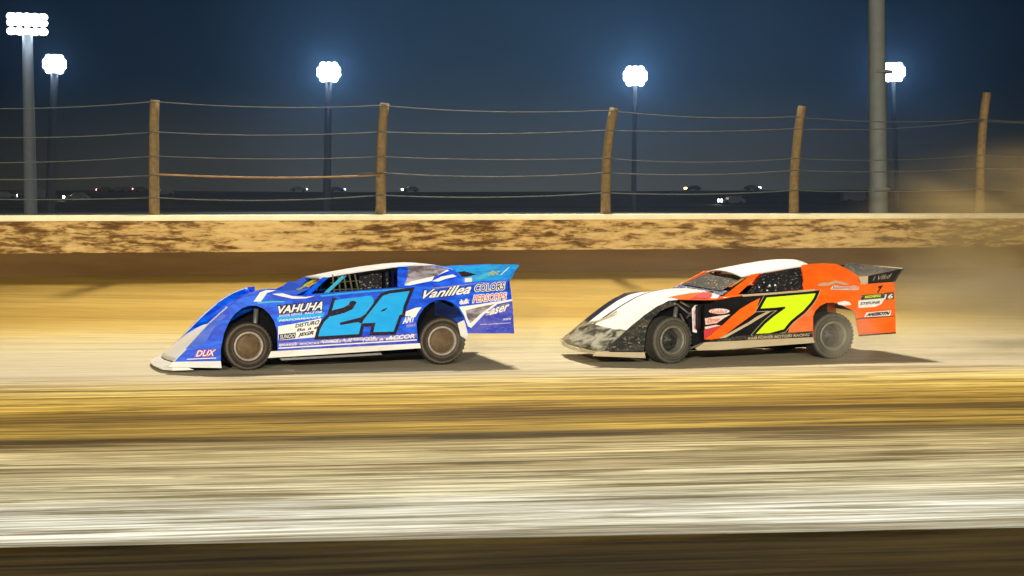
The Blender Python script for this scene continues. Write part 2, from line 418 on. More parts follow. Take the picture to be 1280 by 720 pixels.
# ------------------------------------------------------------------ race car kit
def curve_mesh(polys=None, text=None, offset=0.0, shear=0.0, res=3):
    """filled 2-D outline (or lettering) turned into a flat mesh: returns verts, faces"""
    if text is None:
        cu = bpy.data.curves.new('outline', 'CURVE'); cu.dimensions = '2D'; cu.fill_mode = 'BOTH'
        for poly in polys:
            sp = cu.splines.new('POLY'); sp.points.add(len(poly) - 1)
            ar = sum(poly[i][0] * poly[(i + 1) % len(poly)][1] - poly[(i + 1) % len(poly)][0] * poly[i][1] for i in range(len(poly)))
            pp = poly if ar < 0 else poly[::-1]
            for q, p in zip(sp.points, pp): q.co = (p[0], p[1], 0, 1)
            sp.use_cyclic_u = True
    else:
        cu = bpy.data.curves.new('outline', 'FONT'); cu.body = text; cu.size = 10; cu.shear = shear; cu.resolution_u = res
    cu.offset = offset
    ob = bpy.data.objects.new('outline', cu); COL.objects.link(ob)
    dg = bpy.context.evaluated_depsgraph_get(); dg.update()
    me = bpy.data.meshes.new_from_object(ob.evaluated_get(dg))
    vs = [(v.co.x, v.co.y) for v in me.vertices]; fs = [tuple(p.vertices) for p in me.polygons]
    bpy.data.objects.remove(ob); bpy.data.curves.remove(cu); bpy.data.meshes.remove(me)
    return vs, fs
def grow(poly, d):
    """outline moved outwards by d with mitred corners"""
    n = len(poly); ar = sum(poly[i][0] * poly[(i + 1) % n][1] - poly[(i + 1) % n][0] * poly[i][1] for i in range(n))
    sg = 1 if ar > 0 else -1; out = []
    for i in range(n):
        a, b, c = (Vector(poly[(i + k) % n]) for k in (-1, 0, 1))
        e1 = (b - a).normalized(); e2 = (c - b).normalized()
        n1 = Vector((e1.y, -e1.x)) * sg; n2 = Vector((e2.y, -e2.x)) * sg
        m = (n1 + n2); m = m.normalized() if m.length > 1e-4 else n1
        out.append(tuple(b + m * (d / max(.45, m.dot(n1)))))
    return out

class Car:
    def __init__(s, name, label, cpx, cpy, psi, w, k=.08, track=.93, roll=0.0):
        s.w, s.k, s.track, s.roll = w, k, track, roll
        s.f = (-RT * math.cos(psi) - FH * math.sin(psi)).normalized(); s.l = UP.cross(s.f)
        P0 = on_ground(cpx, cpy)
        s.O = P0 - s.l * track
        s.root = empty(name, s.O, math.atan2(s.f.y, s.f.x))
        tag(s.root, label, 'race car')
    def loc(s, p): d = p - s.O; return Vector((d.dot(s.f), d.dot(s.l), d.z))
    def hit(s, px, py, w, k=0.0):
        r = ray(px, py); c = s.loc(CP); d = Vector((r.dot(s.f), r.dot(s.l), r.z))
        c.z -= s.roll * (c.y - s.w); d.z -= s.roll * d.y     # undo the body roll
        # y = w + k (0.6 - z)
        t = (w + k * (.6 - c.z) - c.y) / (d.y + k * d.z)
        return c + d * t
    def S(s, px, py, off=0.0): return s.hit(px, py, s.w + off, s.k)
    def ye(s, z): return s.w + s.k * (.6 - z)
    def panel(s, name, pts, mat, off=0.0, t=.016, plane=None, mirror=True, parent=None, label=None):
        w, k = plane or (s.w, s.k)
        P = [s.hit(x, y, w + off, k) for x, y in pts]
        out = []
        for sg in ((1, -1) if mirror else (1,)):
            bm = bmesh.new(); add_prism(bm, [Vector((p.x, p.y * sg, p.z)) for p in P], (0, -t * sg, 0))
            o = link_bm(name, bm, mat, parent or s.root); out.append(o)
        if label: out[0]['label'] = label
        return out[0]
    def flat(s, name, vs, fs, mat, lvl, plane=None, parent=None):
        w, k = plane or (s.w, s.k)
        me = bpy.data.meshes.new(name)
        P = [s.hit(x, y, w + .0022 * lvl + .0008, k) for x, y in vs]
        me.from_pydata(P, [], fs); me.materials.append(mat); me.update()
        bm = bmesh.new(); bm.from_mesh(me)
        for f in bm.faces:
            if f.normal.y < 0: f.normal_flip()
        bm.to_mesh(me); bm.free()
        o = bpy.data.objects.new(name, me); COL.objects.link(o); o.parent = parent or s.root; return o
    def poly(s, name, polys, mat, lvl, offset=0.0, plane=None, parent=None, holes=()):
        pp = [grow(p, offset) if offset else p for p in polys]
        if len(pp) == 1 and not holes:
            vs, fs = curve_mesh(pp)
        else:
            vs, fs = [], []
            for q in pp:
                hs = [h for h in holes if True] if q is pp[-1] else []
                v, f = curve_mesh([q] + list(hs)); n = len(vs); vs += v; fs += [tuple(i + n for i in t) for t in f]
        return s.flat(name, vs, fs, mat, lvl, plane, parent)
    def text(s, body, quad, mat, lvl, bold=.18, shear=.15, plane=None, parent=None, name='lettering'):
        vs, fs = curve_mesh(text=body, offset=bold, shear=shear)
        xs_ = [v[0] for v in vs]; ys_ = [v[1] for v in vs]; x0, x1, y0, y1 = min(xs_), max(xs_), min(ys_), max(ys_)
        TL, TRr, BR, BL = [Vector(q) for q in quad]; out = []
        for x, y in vs:
            u = (x - x0) / (x1 - x0); v = (y - y0) / (y1 - y0)
            p = (BL * (1 - u) + BR * u) * (1 - v) + (TL * (1 - u) + TRr * u) * v; out.append((p.x, p.y))
        return s.flat(name, out, fs, mat, lvl, plane, parent)
    def lean(s):
        """roll the sprung body about its near lower edge; wheels stay on the ground"""
        for o in [o for o in COL.objects if o.parent == s.root and o.type == 'MESH']:
            for v in o.data.vertices:
                z = v.co.z + s.roll * (v.co.y - s.w); v.co.z = max(z, min(v.co.z, .03 + .12 * v.co.z))
            o.data.update()
    def drape(s, name, polys, fn, mat, lvl):
        """vinyl laid on a curved panel z = fn(x, y)"""
        vs, fs = [], []
        for q in polys:
            r = []
            for i in range(len(q)):
                a, b_ = Vector(q[i]), Vector(q[(i + 1) % len(q)]); n = max(1, int((b_ - a).length / 2))
                r += [tuple(a + (b_ - a) * k / n) for k in range(n)]
            v, f = curve_mesh([r]); n = len(vs); vs += v; fs += [tuple(i + n for i in t) for t in f]
        P = []
        for x, y in vs:
            p = s.hit(x, y, .8)
            r = ray(x, y); c = s.loc(CP); d = Vector((r.dot(s.f), r.dot(s.l), r.z)); c.z -= s.roll * (c.y - s.w); d.z -= s.roll * d.y
            z = p.z
            lo, hi = (s.w + .05 - c.y) / d.y, (-.2 - c.y) / d.y       # walk from the near edge inwards until the ray dips below the panel
            t = lo; 
            for k in range(160):
                t = lo + (hi - lo) * k / 160; q = c + d * t
                if q.z <= fn(q.x, q.y): break
            q = c + d * t; q.z = max(q.z, fn(q.x, q.y)) + .003 * lvl + .002; P.append(q)
        me = bpy.data.meshes.new(name); me.from_pydata(P, [], fs); me.materials.append(mat); me.update()
        bm = bmesh.new(); bm.from_mesh(me)
        for f in bm.faces:
            if f.normal.z < 0: f.normal_flip()
        bm.to_mesh(me); bm.free()
        o = bpy.data.objects.new(name, me); COL.objects.link(o); o.parent = s.root; return o
    def plate(s, name, pts, mat, t=.014, parent=None, mirror=False):
        for sg in ((1, -1) if mirror else (1,)):
            bm = bmesh.new(); bm.faces.new([bm.verts.new((p[0], p[1] * sg, p[2])) for p in pts])
            o = link_bm(name, bm, mat, parent or s.root); solidify(o, t, 0)
        return o
def arc(cx, cy, rx, ry, a0, a1, n=18):
    return [(cx + rx * math.cos(R(a0 + (a1 - a0) * i / n)), cy - ry * math.sin(R(a0 + (a1 - a0) * i / n))) for i in range(n + 1)]
def prof_fn(P):
    P = sorted([(p.x, p.z) for p in P]); X = [p[0] for p in P]; Z = [p[1] for p in P]
    xi = np.linspace(X[0], X[-1], 240); zi = np.interp(xi, X, Z)
    kx = np.array([1, 2, 3, 2, 1.]) / 9; zp = np.pad(zi, 2, mode='edge'); zs = np.convolve(zp, kx, 'valid')
    # keep end values exact
    return lambda x: float(np.interp(x, xi, zs))
def grid(name, car, xsn, ssn, fn, mats, mat_fn=None, t=.012, smooth=True):
    bm = bmesh.new(); V = [[bm.verts.new(fn(x, s_)) for s_ in ssn] for x in xsn]
    for i in range(len(xsn) - 1):
        for j in range(len(ssn) - 1):
            f = bm.faces.new((V[i][j], V[i + 1][j], V[i + 1][j + 1], V[i][j + 1])); f.smooth = smooth
            if mat_fn: f.material_index = mat_fn((xsn[i] + xsn[i + 1]) / 2, (ssn[j] + ssn[j + 1]) / 2)
    bmesh.ops.recalc_face_normals(bm, faces=bm.faces)
    if sum(f.normal.z for f in bm.faces) < 0: bmesh.ops.reverse_faces(bm, faces=bm.faces)
    o = link_bm(name, bm, mats, car.root, recalc=False); solidify(o, t, -1); return o
def sm(x): x = max(0, min(1, x)); return x * x * (3 - 2 * x)

def tyre_mat(name, stops):
    s = NT(name); tc = s.n('ShaderNodeTexCoord').outputs['Object']; sp = s.n('ShaderNodeSeparateXYZ'); s.l(tc, sp.inputs[0])
    r = s.math('SQRT', s.math('ADD', s.math('POWER', sp.outputs['X'], 2), s.math('POWER', sp.outputs['Z'], 2)))
    nn = s.noise(tc, 14, 5, .65)
    c = s.ramp(s.math('ADD', s.math('DIVIDE', r, .36), s.math('MULTIPLY', s.math('SUBTRACT', nn, .5), .03)), stops)
    c = s.mix(s.ramp(nn, [(.35, .45), (.65, 0.0)]), c, s.mix(1.0, c, (.35, .33, .3), 'MULTIPLY'))
    w = s.n('ShaderNodeTexWave', wave_type='BANDS', bands_direction='Y'); w.inputs['Scale'].default_value = 9; w.inputs['Distortion'].default_value = 1.2; s.l(tc, w.inputs['Vector'])
    b = s.math('ADD', nn, s.math('MULTIPLY', w.outputs['Fac'], .4))
    return s.bsdf(c, .85, 0, s.bump(b, .5, .008), 0, .25)
def make_wheel(car, px, py, r, width, rim_col, disc_col, tyre_m, lip_m, disc_m, steer=0.0, sides=(1, -1), inset=0.0, bolts=True):
    c = car.hit(px, py, car.track, 0)
    for sg in sides:
        root = empty('wheel', (c.x, sg * (car.track - inset), r), 0, car.root)
        root.rotation_euler = (0, 0, (math.pi if sg < 0 else 0) + steer)
        bm = bmesh.new()
        rp = [(-.035, r * .60), (.004, r * .64), (.014, r * .74), (.012, r * .86), (-.004, r * .94), (-.022, r * .985), (-.045, r * 1.0)]
        nt = 5
        for k in range(nt):    # circumferential tread rows
            a = -.045 - (width - .09) * k / nt; b = -.045 - (width - .09) * (k + 1) / nt
            rp += [(a - .004, r), (b + .014, r), (b + .010, r * .97), (b + .002, r * .97), (b, r)]
        rp += [(-width + .022, r * .985), (-width, r * .9), (-width, r * .7), (-width + .04, r * .6)]
        add_lathe(bm, rp, 64)
        # cross cuts: raised shoulder lugs
        for k in range(36):
            a = k * 2 * math.pi / 36
            m = Matrix.Rotation(-a, 3, 'Y')
            add_box(bm, m @ Vector((r * .992, -.030, 0)), (r * .035, .045, r * .085), m)
        link_bm('tyre', bm, tyre_m, root)
        bm = bmesh.new()
        add_lathe(bm, [(-.04, r * .61), (-.012, r * .63), (.0, r * .615), (.004, r * .57), (-.004, r * .53), (-.03, r * .515), (-.10, r * .50), (-.14, r * .47), (-width + .03, r * .52), (-width + .01, r * .62)], 48)
        if bolts:
            for k in range(16):
                a = k * 2 * math.pi / 16; m = Matrix.Rotation(-a, 3, 'Y')
                add_box(bm, m @ Vector((r * .575, .004, 0)), (.014, .014, .014), m)
        link_bm('rim', bm, lip_m, root)
        bm = bmesh.new()
        if disc_col == 'cover':
            add_lathe(bm, [(-.055, r * .512), (-.045, r * .49), (-.040, r * .30), (-.032, r * .12), (-.030, .001)], 40)
            for k in range(5):
                a = k * 2 * math.pi / 5 + .3; m = Matrix.Rotation(-a, 3, 'Y'); add_box(bm, m @ Vector((r * .42, -.040, 0)), (.022, .012, .022), m)
            link_bm('mud_cover', bm, disc_m, root)
        else:
            add_lathe(bm, [(-.13, r * .49), (-.12, r * .42), (-.10, r * .34), (-.115, r * .26), (-.07, r * .20), (-.065, r * .10), (-.04, r * .09), (-.04, .001)], 40)
            for k in range(5):
                a = k * 2 * math.pi / 5 + .3; m = Matrix.Rotation(-a, 3, 'Y'); add_box(bm, m @ Vector((r * .25, -.095, 0)), (.022, .04, .022), m)
                add_box(bm, m @ Vector((r * .37, -.112, 0)), (r * .16, .02, .03), m)
            link_bm('hub', bm, disc_m, root)
    return c
def chassis_block(car, name, xs_, top_fn, hw, zb, mat):
    bm = bmesh.new(); rr = []
    for x in xs_:
        h = hw(x) if callable(hw) else hw
        rr.append([bm.verts.new((x, -h, zb(x))), bm.verts.new((x, h, zb(x))), bm.verts.new((x, h, top_fn(x))), bm.verts.new((x, -h, top_fn(x)))])
    for a, b in zip(rr, rr[1:]):
        for k in range(4): bm.faces.new((a[k], a[(k + 1) % 4], b[(k + 1) % 4], b[k]))
    bm.faces.new(rr[0][::-1]); bm.faces.new(rr[-1])
    return link_bm(name, bm, mat, car.root)
def make_seat(car, x, y, z, mat):
    bm = bmesh.new()
    add_box(bm, (x, y, z + .06), (.48, .44, .10)); add_box(bm, (x - .26, y, z + .40), (.10, .46, .70), Matrix.Rotation(R(-12), 3, 'Y'))
    for sg in (-1, 1):
        add_box(bm, (x - .04, y + sg * .23, z + .16), (.46, .05, .22)); add_box(bm, (x - .24, y + sg * .23, z + .42), (.18, .05, .42))
        add_box(bm, (x - .26, y + sg * .17, z + .76), (.24, .05, .20))
    add_box(bm, (x - .34, y, z + .76), (.07, .36, .24))
    o = link_bm('seat', bm, mat, car.root); bevel(o, .02); return o
def make_cage(car, nodes, mat, rad=.022):
    bm = bmesh.new()
    for seg in nodes: add_tube(bm, seg, rad, 8)
    return link_bm('roll_cage', bm, mat, car.root)
def steering(car, x, y, z, mat):
    bm = bmesh.new(); m = Matrix.Rotation(R(65), 4, 'Y'); pts = [(m @ Vector((.17 * math.cos(a), .17 * math.sin(a), 0))) + Vector((x, y, z)) for a in [k * 2 * math.pi / 20 for k in range(21)]]
    add_tube(bm, pts, .014, 8, caps=False)
    for k in range(3):
        a = k * 2.094; add_tube(bm, [Vector((x, y, z)), m @ Vector((.16 * math.cos(a), .16 * math.sin(a), 0)) + Vector((x, y, z))], .010, 6)
    add_tube(bm, [(x, y, z), (x + .5, y, z - .22)], .018, 8)
    link_bm('steering_wheel', bm, mat, car.root)

black_m = plain('matt_black_frame', (.006, .006, .006), .9, 0, .3, 9, .2, .08)
seat_m = plain('black_seat', (.012, .012, .014), .8, 0, .3, 9, .2, .15)
steel_m = plain('bare_steel', (.16, .155, .14), .5, .5, .2, 12)
netting = paint('speckled_black', (.008, .008, .010), None, .6, .03, .6, 0, (.30, .30, .28))
chrome_speck = paint('black_and_grey_speckle', (.020, .022, .022), None, .5, .25, .3, 0, (.26, .26, .22))

# ================================================================== blue late model, number 24
B = Car('late_model_race_car', 'blue and white dirt late model race car with cyan number 24 on its door, leading', 311, 463, R(16), .985, roll=.036)
blue = paint('blue_wrap', (.001, .048, .60), (.004, .13, .92), .34, .01, .18, .5)
blue2 = paint('violet_blue_wrap', (.030, .045, .46), (.09, .10, .56), .3, .03, .3, .5, (.22, .25, .70))
cyan = paint('cyan_vinyl', (.001, .34, .82), (.002, .38, .88), .35, .01, .12)
cyan_sp = paint('cyan_spoiler_wrap', (.008, .22, .72), (.01, .38, .80), .3, .08, .2, .5)
whitep = paint('white_wrap', (.80, .80, .80), None, .3, .12, .35)
white_d = paint('dusty_white_wrap', (.78, .77, .74), None, .4, .30, .6)
dark_v = paint('dark_vinyl', (.008, .005, .016), None, .4, .02, .2, .3, (.16, .03, .06))
smoke = paint('smoke_airbrush', (.10, .085, .11), (.42, .38, .44), .35, .15, .5, .5, (.30, .28, .32))
lilac = paint('lilac_stripe', (.30, .24, .62), (.10, .12, .60), .35, .12, .3, .4, (.6, .55, .75))
red_m = paint('red_vinyl', (.55, .04, .05), None, .4, .1, .3)
blue_matt = paint('blue_matt_wrap', (.003, .060, .50), None, .7, .02, .1, 0)
yellow_green = paint('yellow_green_tube', (.42, .45, .05), None, .4, .1, .3)
teal = paint('light_blue_pillar', (.05, .42, .62), None, .3, .05, .2)

skirt_y = [(525, 435), (335, 447.5)]
top_side = [(218, 452), (240, 430), (264, 403), (286, 383.5), (300, 374), (312, 367.5), (324, 363), (338, 360.8), (346, 361.5), (353, 365), (366, 368.6), (380, 369.8), (400, 367), (430, 364.5), (462, 362), (494, 359.5), (522, 357.5), (545, 355.5), (566, 354), (600, 351.5), (637, 349.3)]
farch = arc(311, 427, 36, 45, 218, 0, 22)[0:]     # opening over the front wheel
farch = [(276, 451), (276, 436), (280, 417), (286, 403), (293, 393), (302, 385.5), (311, 382.2), (320, 382), (329, 385.5), (337, 392.5), (343, 402), (346.5, 415), (347, 439)]
fender_out = [p for p in top_side if p[0] <= 366]
B.panel('front_fender', fender_out + [(366, 437.5), (347, 439)] + farch[::-1][1:], blue, mirror=False, label='blue front fender with a short red and white word near the nose')
_pf = [B.S(*p) for p in [q for q in top_side if q[0] <= 338] + [(341, 383), (366, 384), (366, 437.5), (347, 439)] + farch[::-1][1:]]
bm = bmesh.new(); add_prism(bm, [(p.x, -p.y, p.z) for p in _pf], (0, .016, 0)); link_bm('front_fender', bm, blue, B.root)
B.panel('door', [p for p in top_side if 366 <= p[0] <= 494] + [(508, 358.6), (508, 430), (366, 437.5)], blue)
rarch = [(523, 429), (520.5, 404), (524, 394), (530, 385), (538, 378.5), (547, 375), (556, 375), (565, 378), (573, 385), (578.5, 395), (582, 404), (585, 416.8)]
B.panel('quarter_panel', [(508, 358.6)] + [p for p in top_side if p[0] >= 522] + [(639.5, 372), (643, 416.8)] + rarch[::-1] + [(508, 430)], blue)
zf = prof_fn([B.S(*p) for p in top_side])
xn = B.S(218, 452).x; xr = B.S(637, 349.3).x
xws = B.hit(372, 367, .80).x; xrb = B.hit(497, 360, .80).x
x_crest = B.S(326, 362).x
x_drop = B.S(352, 364).x
def hoodfn(x, s_):
    z = zf(x); a = abs(s_); inner = 1 - sm((a - .66) / .06)
    d = 0
    if x > xws - .02:
        d = .25 * sm((xn - x - .22) / .65) * inner
        if s_ < -.6 and x < x_crest + .02: d += .24 * sm((x_crest - .02 - x) / .05) * (1 - inner)
        d *= 1 - .45 * sm((xws + .25 - x) / .25)
    y = s_ * (B.ye(z) - .004); nose = .10 * (1 - s_ * s_) * sm((x - (xn - .5)) / .5)
    return (x + nose, y, z - d - .002)
sst = [-1, -.94, -.86, -.78, -.72, -.69, -.66, -.62, -.58, -.5, -.35, -.18, 0, .18, .35, .5, .58, .62, .66, .69, .72, .78, .86, .94, 1]
xst = [xn + (xws - xn) * i / 30 for i in range(31)]
x_white = B.S(284, 385).x; xs1 = B.S(312, 367).x; xs2_ = B.S(350, 364).x
def hoodmat(x, s_):
    a = abs(s_)
    if x > x_white:
        return 0 if (s_ < 0 and .60 < a < .74) or (s_ > .93 and x < xn - .5) else 1
    if s_ > .70: return 1 if x_drop - .05 < x < x_drop + .07 else 0
    if s_ < -.78 and x > x_crest - .02: return 1
    return 0
grid('hood', B, xst, sst, hoodfn, [blue, whitep], hoodmat)
# side decks beside the cockpit, rear deck
for sg in (1, -1):
    grid('side_deck', B, [xrb + (xws - xrb) * i / 10 for i in range(11)], [sg * a for a in (.80, .86, .93, 1)], hoodfn, [blue])
grid('rear_deck', B, [xr + (xrb - xr) * i / 12 for i in range(13)], [-1, -.8, -.6, -.3, 0, .3, .6, .8, 1], hoodfn, [blue, whitep], lambda x, s_: 0)
# nose lip and side lip
zl0 = B.S(218, 452).z
bm = bmesh.new(); ol = []
for i in range(25):
    s_ = -1 + 2 * i / 24
    nosex = xn + .12 + .12 * (1 - s_ * s_) - .10 * sm((abs(s_) - .8) / .2); ol.append((nosex, s_ * 1.0))
prev = None
for (x, y) in ol:
    a = abs(y); xb = xn - .02 + .10 * (1 - y * y)
    zt = zl0 - .01; zb = .035
    cur = [bm.verts.new(v) for v in ((xb - .25, y * .99, zb), (x, y, zb), (x + .01, y, zb + .03), (xb + .03, y * .985, zt), (xb - .03, y * .98, zt - .02))]
    if prev:
        for k in range(5): bm.faces.new((prev[k], prev[(k + 1) % 5], cur[(k + 1) % 5], cur[k]))
    else: bm.faces.new(cur)
    prev = cur
bm.faces.new(prev[::-1])
nose = link_bm('nose', bm, white_d, B.root)
B.panel('lip', [(216, 452.3), (276, 451.3), (277, 460), (210, 459)], white_d, off=.008, t=.05, mirror=False)
B.panel('side_skirt', [(339, 439.2), (525, 429), (526, 435.2), (335, 447.5)], white_d, off=.014, t=.03)
B.panel('skirt_rail', [(350, 448), (476, 441), (478, 443.5), (352, 450.5)], steel_m, off=-.05, t=.04)
B.panel('mud_flap', [(572, 404), (580, 400), (586, 417), (583, 424), (576, 420)], white_d, off=-.03, t=.01)
# roof
redge = [(399, 346.8), (430, 341.3), (460, 336.8), (497, 332), (520, 330.2), (545, 331.6), (566, 336.5)]
RE = [B.hit(x, y, .66) for x, y in redge]; rz = prof_fn(RE); rx0, rx1 = RE[0].x, RE[-1].x
def rooffn(x, s_):
    u = (x - rx1) / (rx0 - rx1)
    hwid = .66 + .03 * math.sin(u * math.pi) 
    return (x + .05 * (1 - s_ * s_) * (1 if u > .5 else -1) * abs(2 * u - 1), s_ * hwid, rz(x) + .035 * (1 - s_ * s_) * (.0 + 1.0 * math.sin(max(0, min(1, u)) * math.pi)))
grid('roof', B, [rx1 + (rx0 - rx1) * i / 16 for i in range(17)], [-1, -.97, -.85, -.6, -.3, 0, .3, .6, .85, .97, 1], rooffn, [paint('roof_white', (.80, .78, .78), (.68, .66, .72), .35, .15, .3)], None, .022)
# sail panels behind the window opening
SP = (.985 - .02, .86)   # slanted plane  y = w + k(.6 - z)
zb_ = B.S(510, 358.5).z; zt_ = rz(B.hit(510, 331, .66).x)
ks = ((B.ye(zb_) - .01) - .665) / (zt_ - zb_); ws = .665 - ks * (.6 - zt_)
SP = (ws, ks)
sail = [(497, 332), (520, 330.3), (545, 331.8), (564, 336.6), (572, 341), (577, 347), (579, 353), (552, 355.2), (522, 357.6), (497, 359.7)]
B.panel('sail_panel', sail, blue, t=.012, plane=SP)
B.poly('airbrush', [[(510, 334.5), (520, 331.5), (544, 333), (560, 337), (550, 341), (544, 346), (530, 348.5), (514, 352.5), (505, 356), (509, 348)]], smoke, 1, plane=SP)
B.poly('stripe', [[(505, 356.5), (513, 352), (530, 348), (543, 345), (540, 351), (530, 353), (512, 356.8)]], whitep, 2, plane=SP)
B.poly('stripe', [[(540, 351.5), (552, 345.6), (566, 343), (571, 345.5), (557, 348.6), (548, 352)]], whitep, 2, plane=SP)
B.poly('stripe', [[(556, 338.5), (560, 337), (561, 338.5), (546, 344.5)]], whitep, 3, plane=SP)
# windscreen posts and cowl
def lp(px, py, y): return B.hit(px, py, y)
a0 = lp(379, 368.5, .80); a1 = lp(403, 347, .655)
zr = rz(rx0) - .01
B.plate('windscreen_post', [a0, a0 + Vector((-.10, 0, .0)), a1 + Vector((-.09, 0, 0)), a1], blue, .02, mirror=True)
q0 = lp(405, 366, .76); q1 = lp(427, 345, .655)
B.plate('side_post', [q0, q0 + Vector((-.07, 0, 0)), q1 + Vector((-.07, 0, 0)), q1], teal, .02, mirror=True)
# far side wing window filler seen through the front opening
B.plate('cowl', [(xws + .10, -.80, a0.z), (xws + .02, .80, a0.z), (xws - .20, .76, a0.z + .09), (xws - .10, -.76, a0.z + .17)], blue_matt, .012)
fp0 = Vector((xws + .12, -.80, a0.z)); fp1 = Vector((a1.x + .02, -.655, a1.z))
B.plate('window_filler', [fp0 + Vector((.12, 0, 0)), fp0 + Vector((-.34, .01, 0)), fp1 + Vector((-.08, 0, -.01)), fp1], blue_matt, .015)
B.plate('windscreen_panel', [(xws + .14, -.80, a0.z - .04), (xws + .06, .16, a0.z - .04), (rx0 - .03, -.16, rz(rx0) - .0), (rx0 + .02, -.62, rz(rx0) - .01)], blue_matt, .012)
B.plate('window_screen', [(xrb + .02, -.78, a0.z), (xrb + .95, -.78, a0.z), (xrb + .75, -.665, rz(xrb + .75) - .03), (xrb + .02, -.665, rz(xrb) - .02)], netting, .008)
# cockpit
make_cage(B, [[(xws - .05, .60, .4), (xws - .05, .62, a0.z), (rx0 - .12, .60, zr)], [(xws - .05, -.60, .4), (xws - .05, -.62, a0.z), (rx0 - .12, -.60, zr)],
              [(rx0 - .12, -.60, zr), (rx0 - .12, .60, zr)], [(xrb + .03, .62, .4), (xrb + .03, .58, rz(xrb) - .05)], [(xrb + .03, -.62, .4), (xrb + .03, -.58, rz(xrb) - .05)],
              [(xrb + .03, -.58, rz(xrb) - .05), (xrb + .03, .58, rz(xrb) - .05)], [(rx0 - .12, .60, zr), (xrb + .03, .58, rz(xrb) - .05)], [(rx0 - .12, -.60, zr), (xrb + .03, -.58, rz(xrb) - .05)],
              [(xrb + .03, .58, rz(xrb) - .05), (xr + .5, .5, .8)], [(xrb + .03, -.58, rz(xrb) - .05), (xr + .5, -.5, .8)]], black_m)
for k in range(2):
    bm = bmesh.new(); yk = .42 - k * .26
    add_tube(bm, [(xws - .06 - .02 * k, yk, a0.z + .06), (rx0 - .05, yk * .9, zr)], .011, 6)
    link_bm('screen_bar', bm, yellow_green, B.root)['label'] = 'yellow green bar of the windscreen guard'
bm = bmesh.new(); add_box(bm, (xrb + .10, 0, a0.z + .10), (.05, 1.1, .46)); add_box(bm, (xrb + .34, .50, a0.z + .12), (.34, .03, .40))
bevel(link_bm('rear_bulkhead', bm, netting, B.root), .01)
bm = bmesh.new()
for sg in (1,):
    for k in range(2): add_tube(bm, [(xrb + .52, .67, a0.z + .07 + k * .12), (xrb + .95, .67, a0.z + .06 + k * .10)], .007, 5)
    for k in range(5): add_tube(bm, [(xrb + .54 + .09 * k, .67, a0.z + .01), (xrb + .60 + .08 * k, .66, a0.z + .28)], .014, 5)
link_bm('window_net', bm, plain('dusty_webbing', (.10, .10, .045), .8), B.root)
make_seat(B, xrb + .62, .18, .38, seat_m)
steering(B, xrb + 1.12, .18, a0.z - .05, black_m)
chassis_block(B, 'chassis', [xr + 1.05, xrb - .1, xrb, xrb + .05, xws - .02, xws + .05, -.3, .45, xn - .25], lambda x: (zf(x) - .06 if x < xrb + .02 else (.50 if x < xws else zf(max(x, 0)) - .20)), .60, lambda x: .13 if x < .3 else .10, black_m)
# spoiler
zs0 = B.S(637, 349).z; zs1 = B.S(648, 331).z; xs0 = xr + .02; xs1_ = B.S(648, 331).x
B.plate('spoiler', [(xs0, -.95, zs0), (xs0, .95, zs0), (xs1_, .95, zs1), (xs1_, -.95, zs1)], cyan_sp, .012)
B.panel('spoiler_side', [(568, 336), (600, 333), (648, 331), (641, 345), (637.5, 349.5), (605, 351.5), (580, 353.2), (578, 347), (573, 341)], cyan_sp, off=-.03, t=.008)
B.poly('stripe', [[(572, 340), (580, 339), (596, 343), (584, 346), (577, 346)]], dark_v, 1, plane=(B.w - .03, B.k))
B.poly('stripe', [[(581, 347.5), (590, 347), (590, 352), (581, 353)]], white_d, 1, plane=(B.w - .03, B.k))
B.poly('stripe', [[(594, 348), (606, 341), (622, 338), (609, 345), (598, 351)]], teal, 1, plane=(B.w - .03, B.k))
B.text('/', [(632, 335), (637, 334), (630, 343), (625, 344)], white_d, 1, .5, .3, plane=(B.w - .03, B.k))
B.text('fet', [(612, 338.5), (626, 336.5), (624, 343), (610, 345)], yellow_green, 2, .15, .3, plane=(B.w - .03, B.k))
bm = bmesh.new()
for yy in (-.6, -.2, .2, .6):
    bm = bmesh.new(); add_tube(bm, [(xs0 + .03, yy, zs0 - .02), (xs1_ + .02, yy, zs1 - .06)], .012, 6); link_bm('spoiler_brace', bm, steel_m, B.root)
# rear closing panel
B.plate('rear_panel', [(xr + .02, -.95, .62), (xr + .02, .95, .62), (xr + .02, .95, zs0 - .03), (xr + .02, -.95, zs0 - .03)], netting, .012)
# paint scheme on the near flank
n2 = [(550, 98), (845, 62), (872, 100), (860, 140), (800, 215), (760, 243), (590, 290), (600, 300), (735, 274), (768, 285), (745, 378), (412, 397), (425, 345), (460, 280), (510, 230), (620, 202), (690, 170), (722, 118), (700, 106), (678, 112), (662, 140), (620, 163), (522, 190)]
n4 = [(940, 66), (1000, 45), (1162, 25), (1112, 150), (1100, 215), (1078, 222), (1030, 357), (865, 362), (882, 285), (772, 290), (782, 262), (866, 160)]
hole = [(922, 195), (940, 176), (982, 160), (970, 176), (950, 190)]
t8 = lambda L: [(335 + x / 6.564, 360 + y / 6.564) for x, y in L]
lo = [(347.5, 425), (400, 423.5), (450, 420), (508, 416), (521, 415), (521.5, 428.5), (348, 438.5)]
B.poly('lower_stripe', [lo], blue2, 1)
B.poly('lower_stripe', [[(348, 429), (521, 417.5), (521, 421.5), (348, 432.5)]], lilac, 2)
B.poly('lower_stripe', [[(348, 434.5), (521, 424), (521, 425.5), (348, 436)]], whitep, 2)
B.poly('lower_stripe', [[(346.5, 396.5), (406, 390.5), (404, 396), (347, 402)]], cyan, 1)
B.poly('sponsor_panel', [[(347.5, 408), (368, 404.5), (402, 398), (394, 421.5), (348, 425.5)]], whitep, 1)
B.poly('number_outline', [t8(n2)], dark_v, 3, offset=4.0); B.poly('number_outline', [t8(n4)], dark_v, 4, offset=4.0)
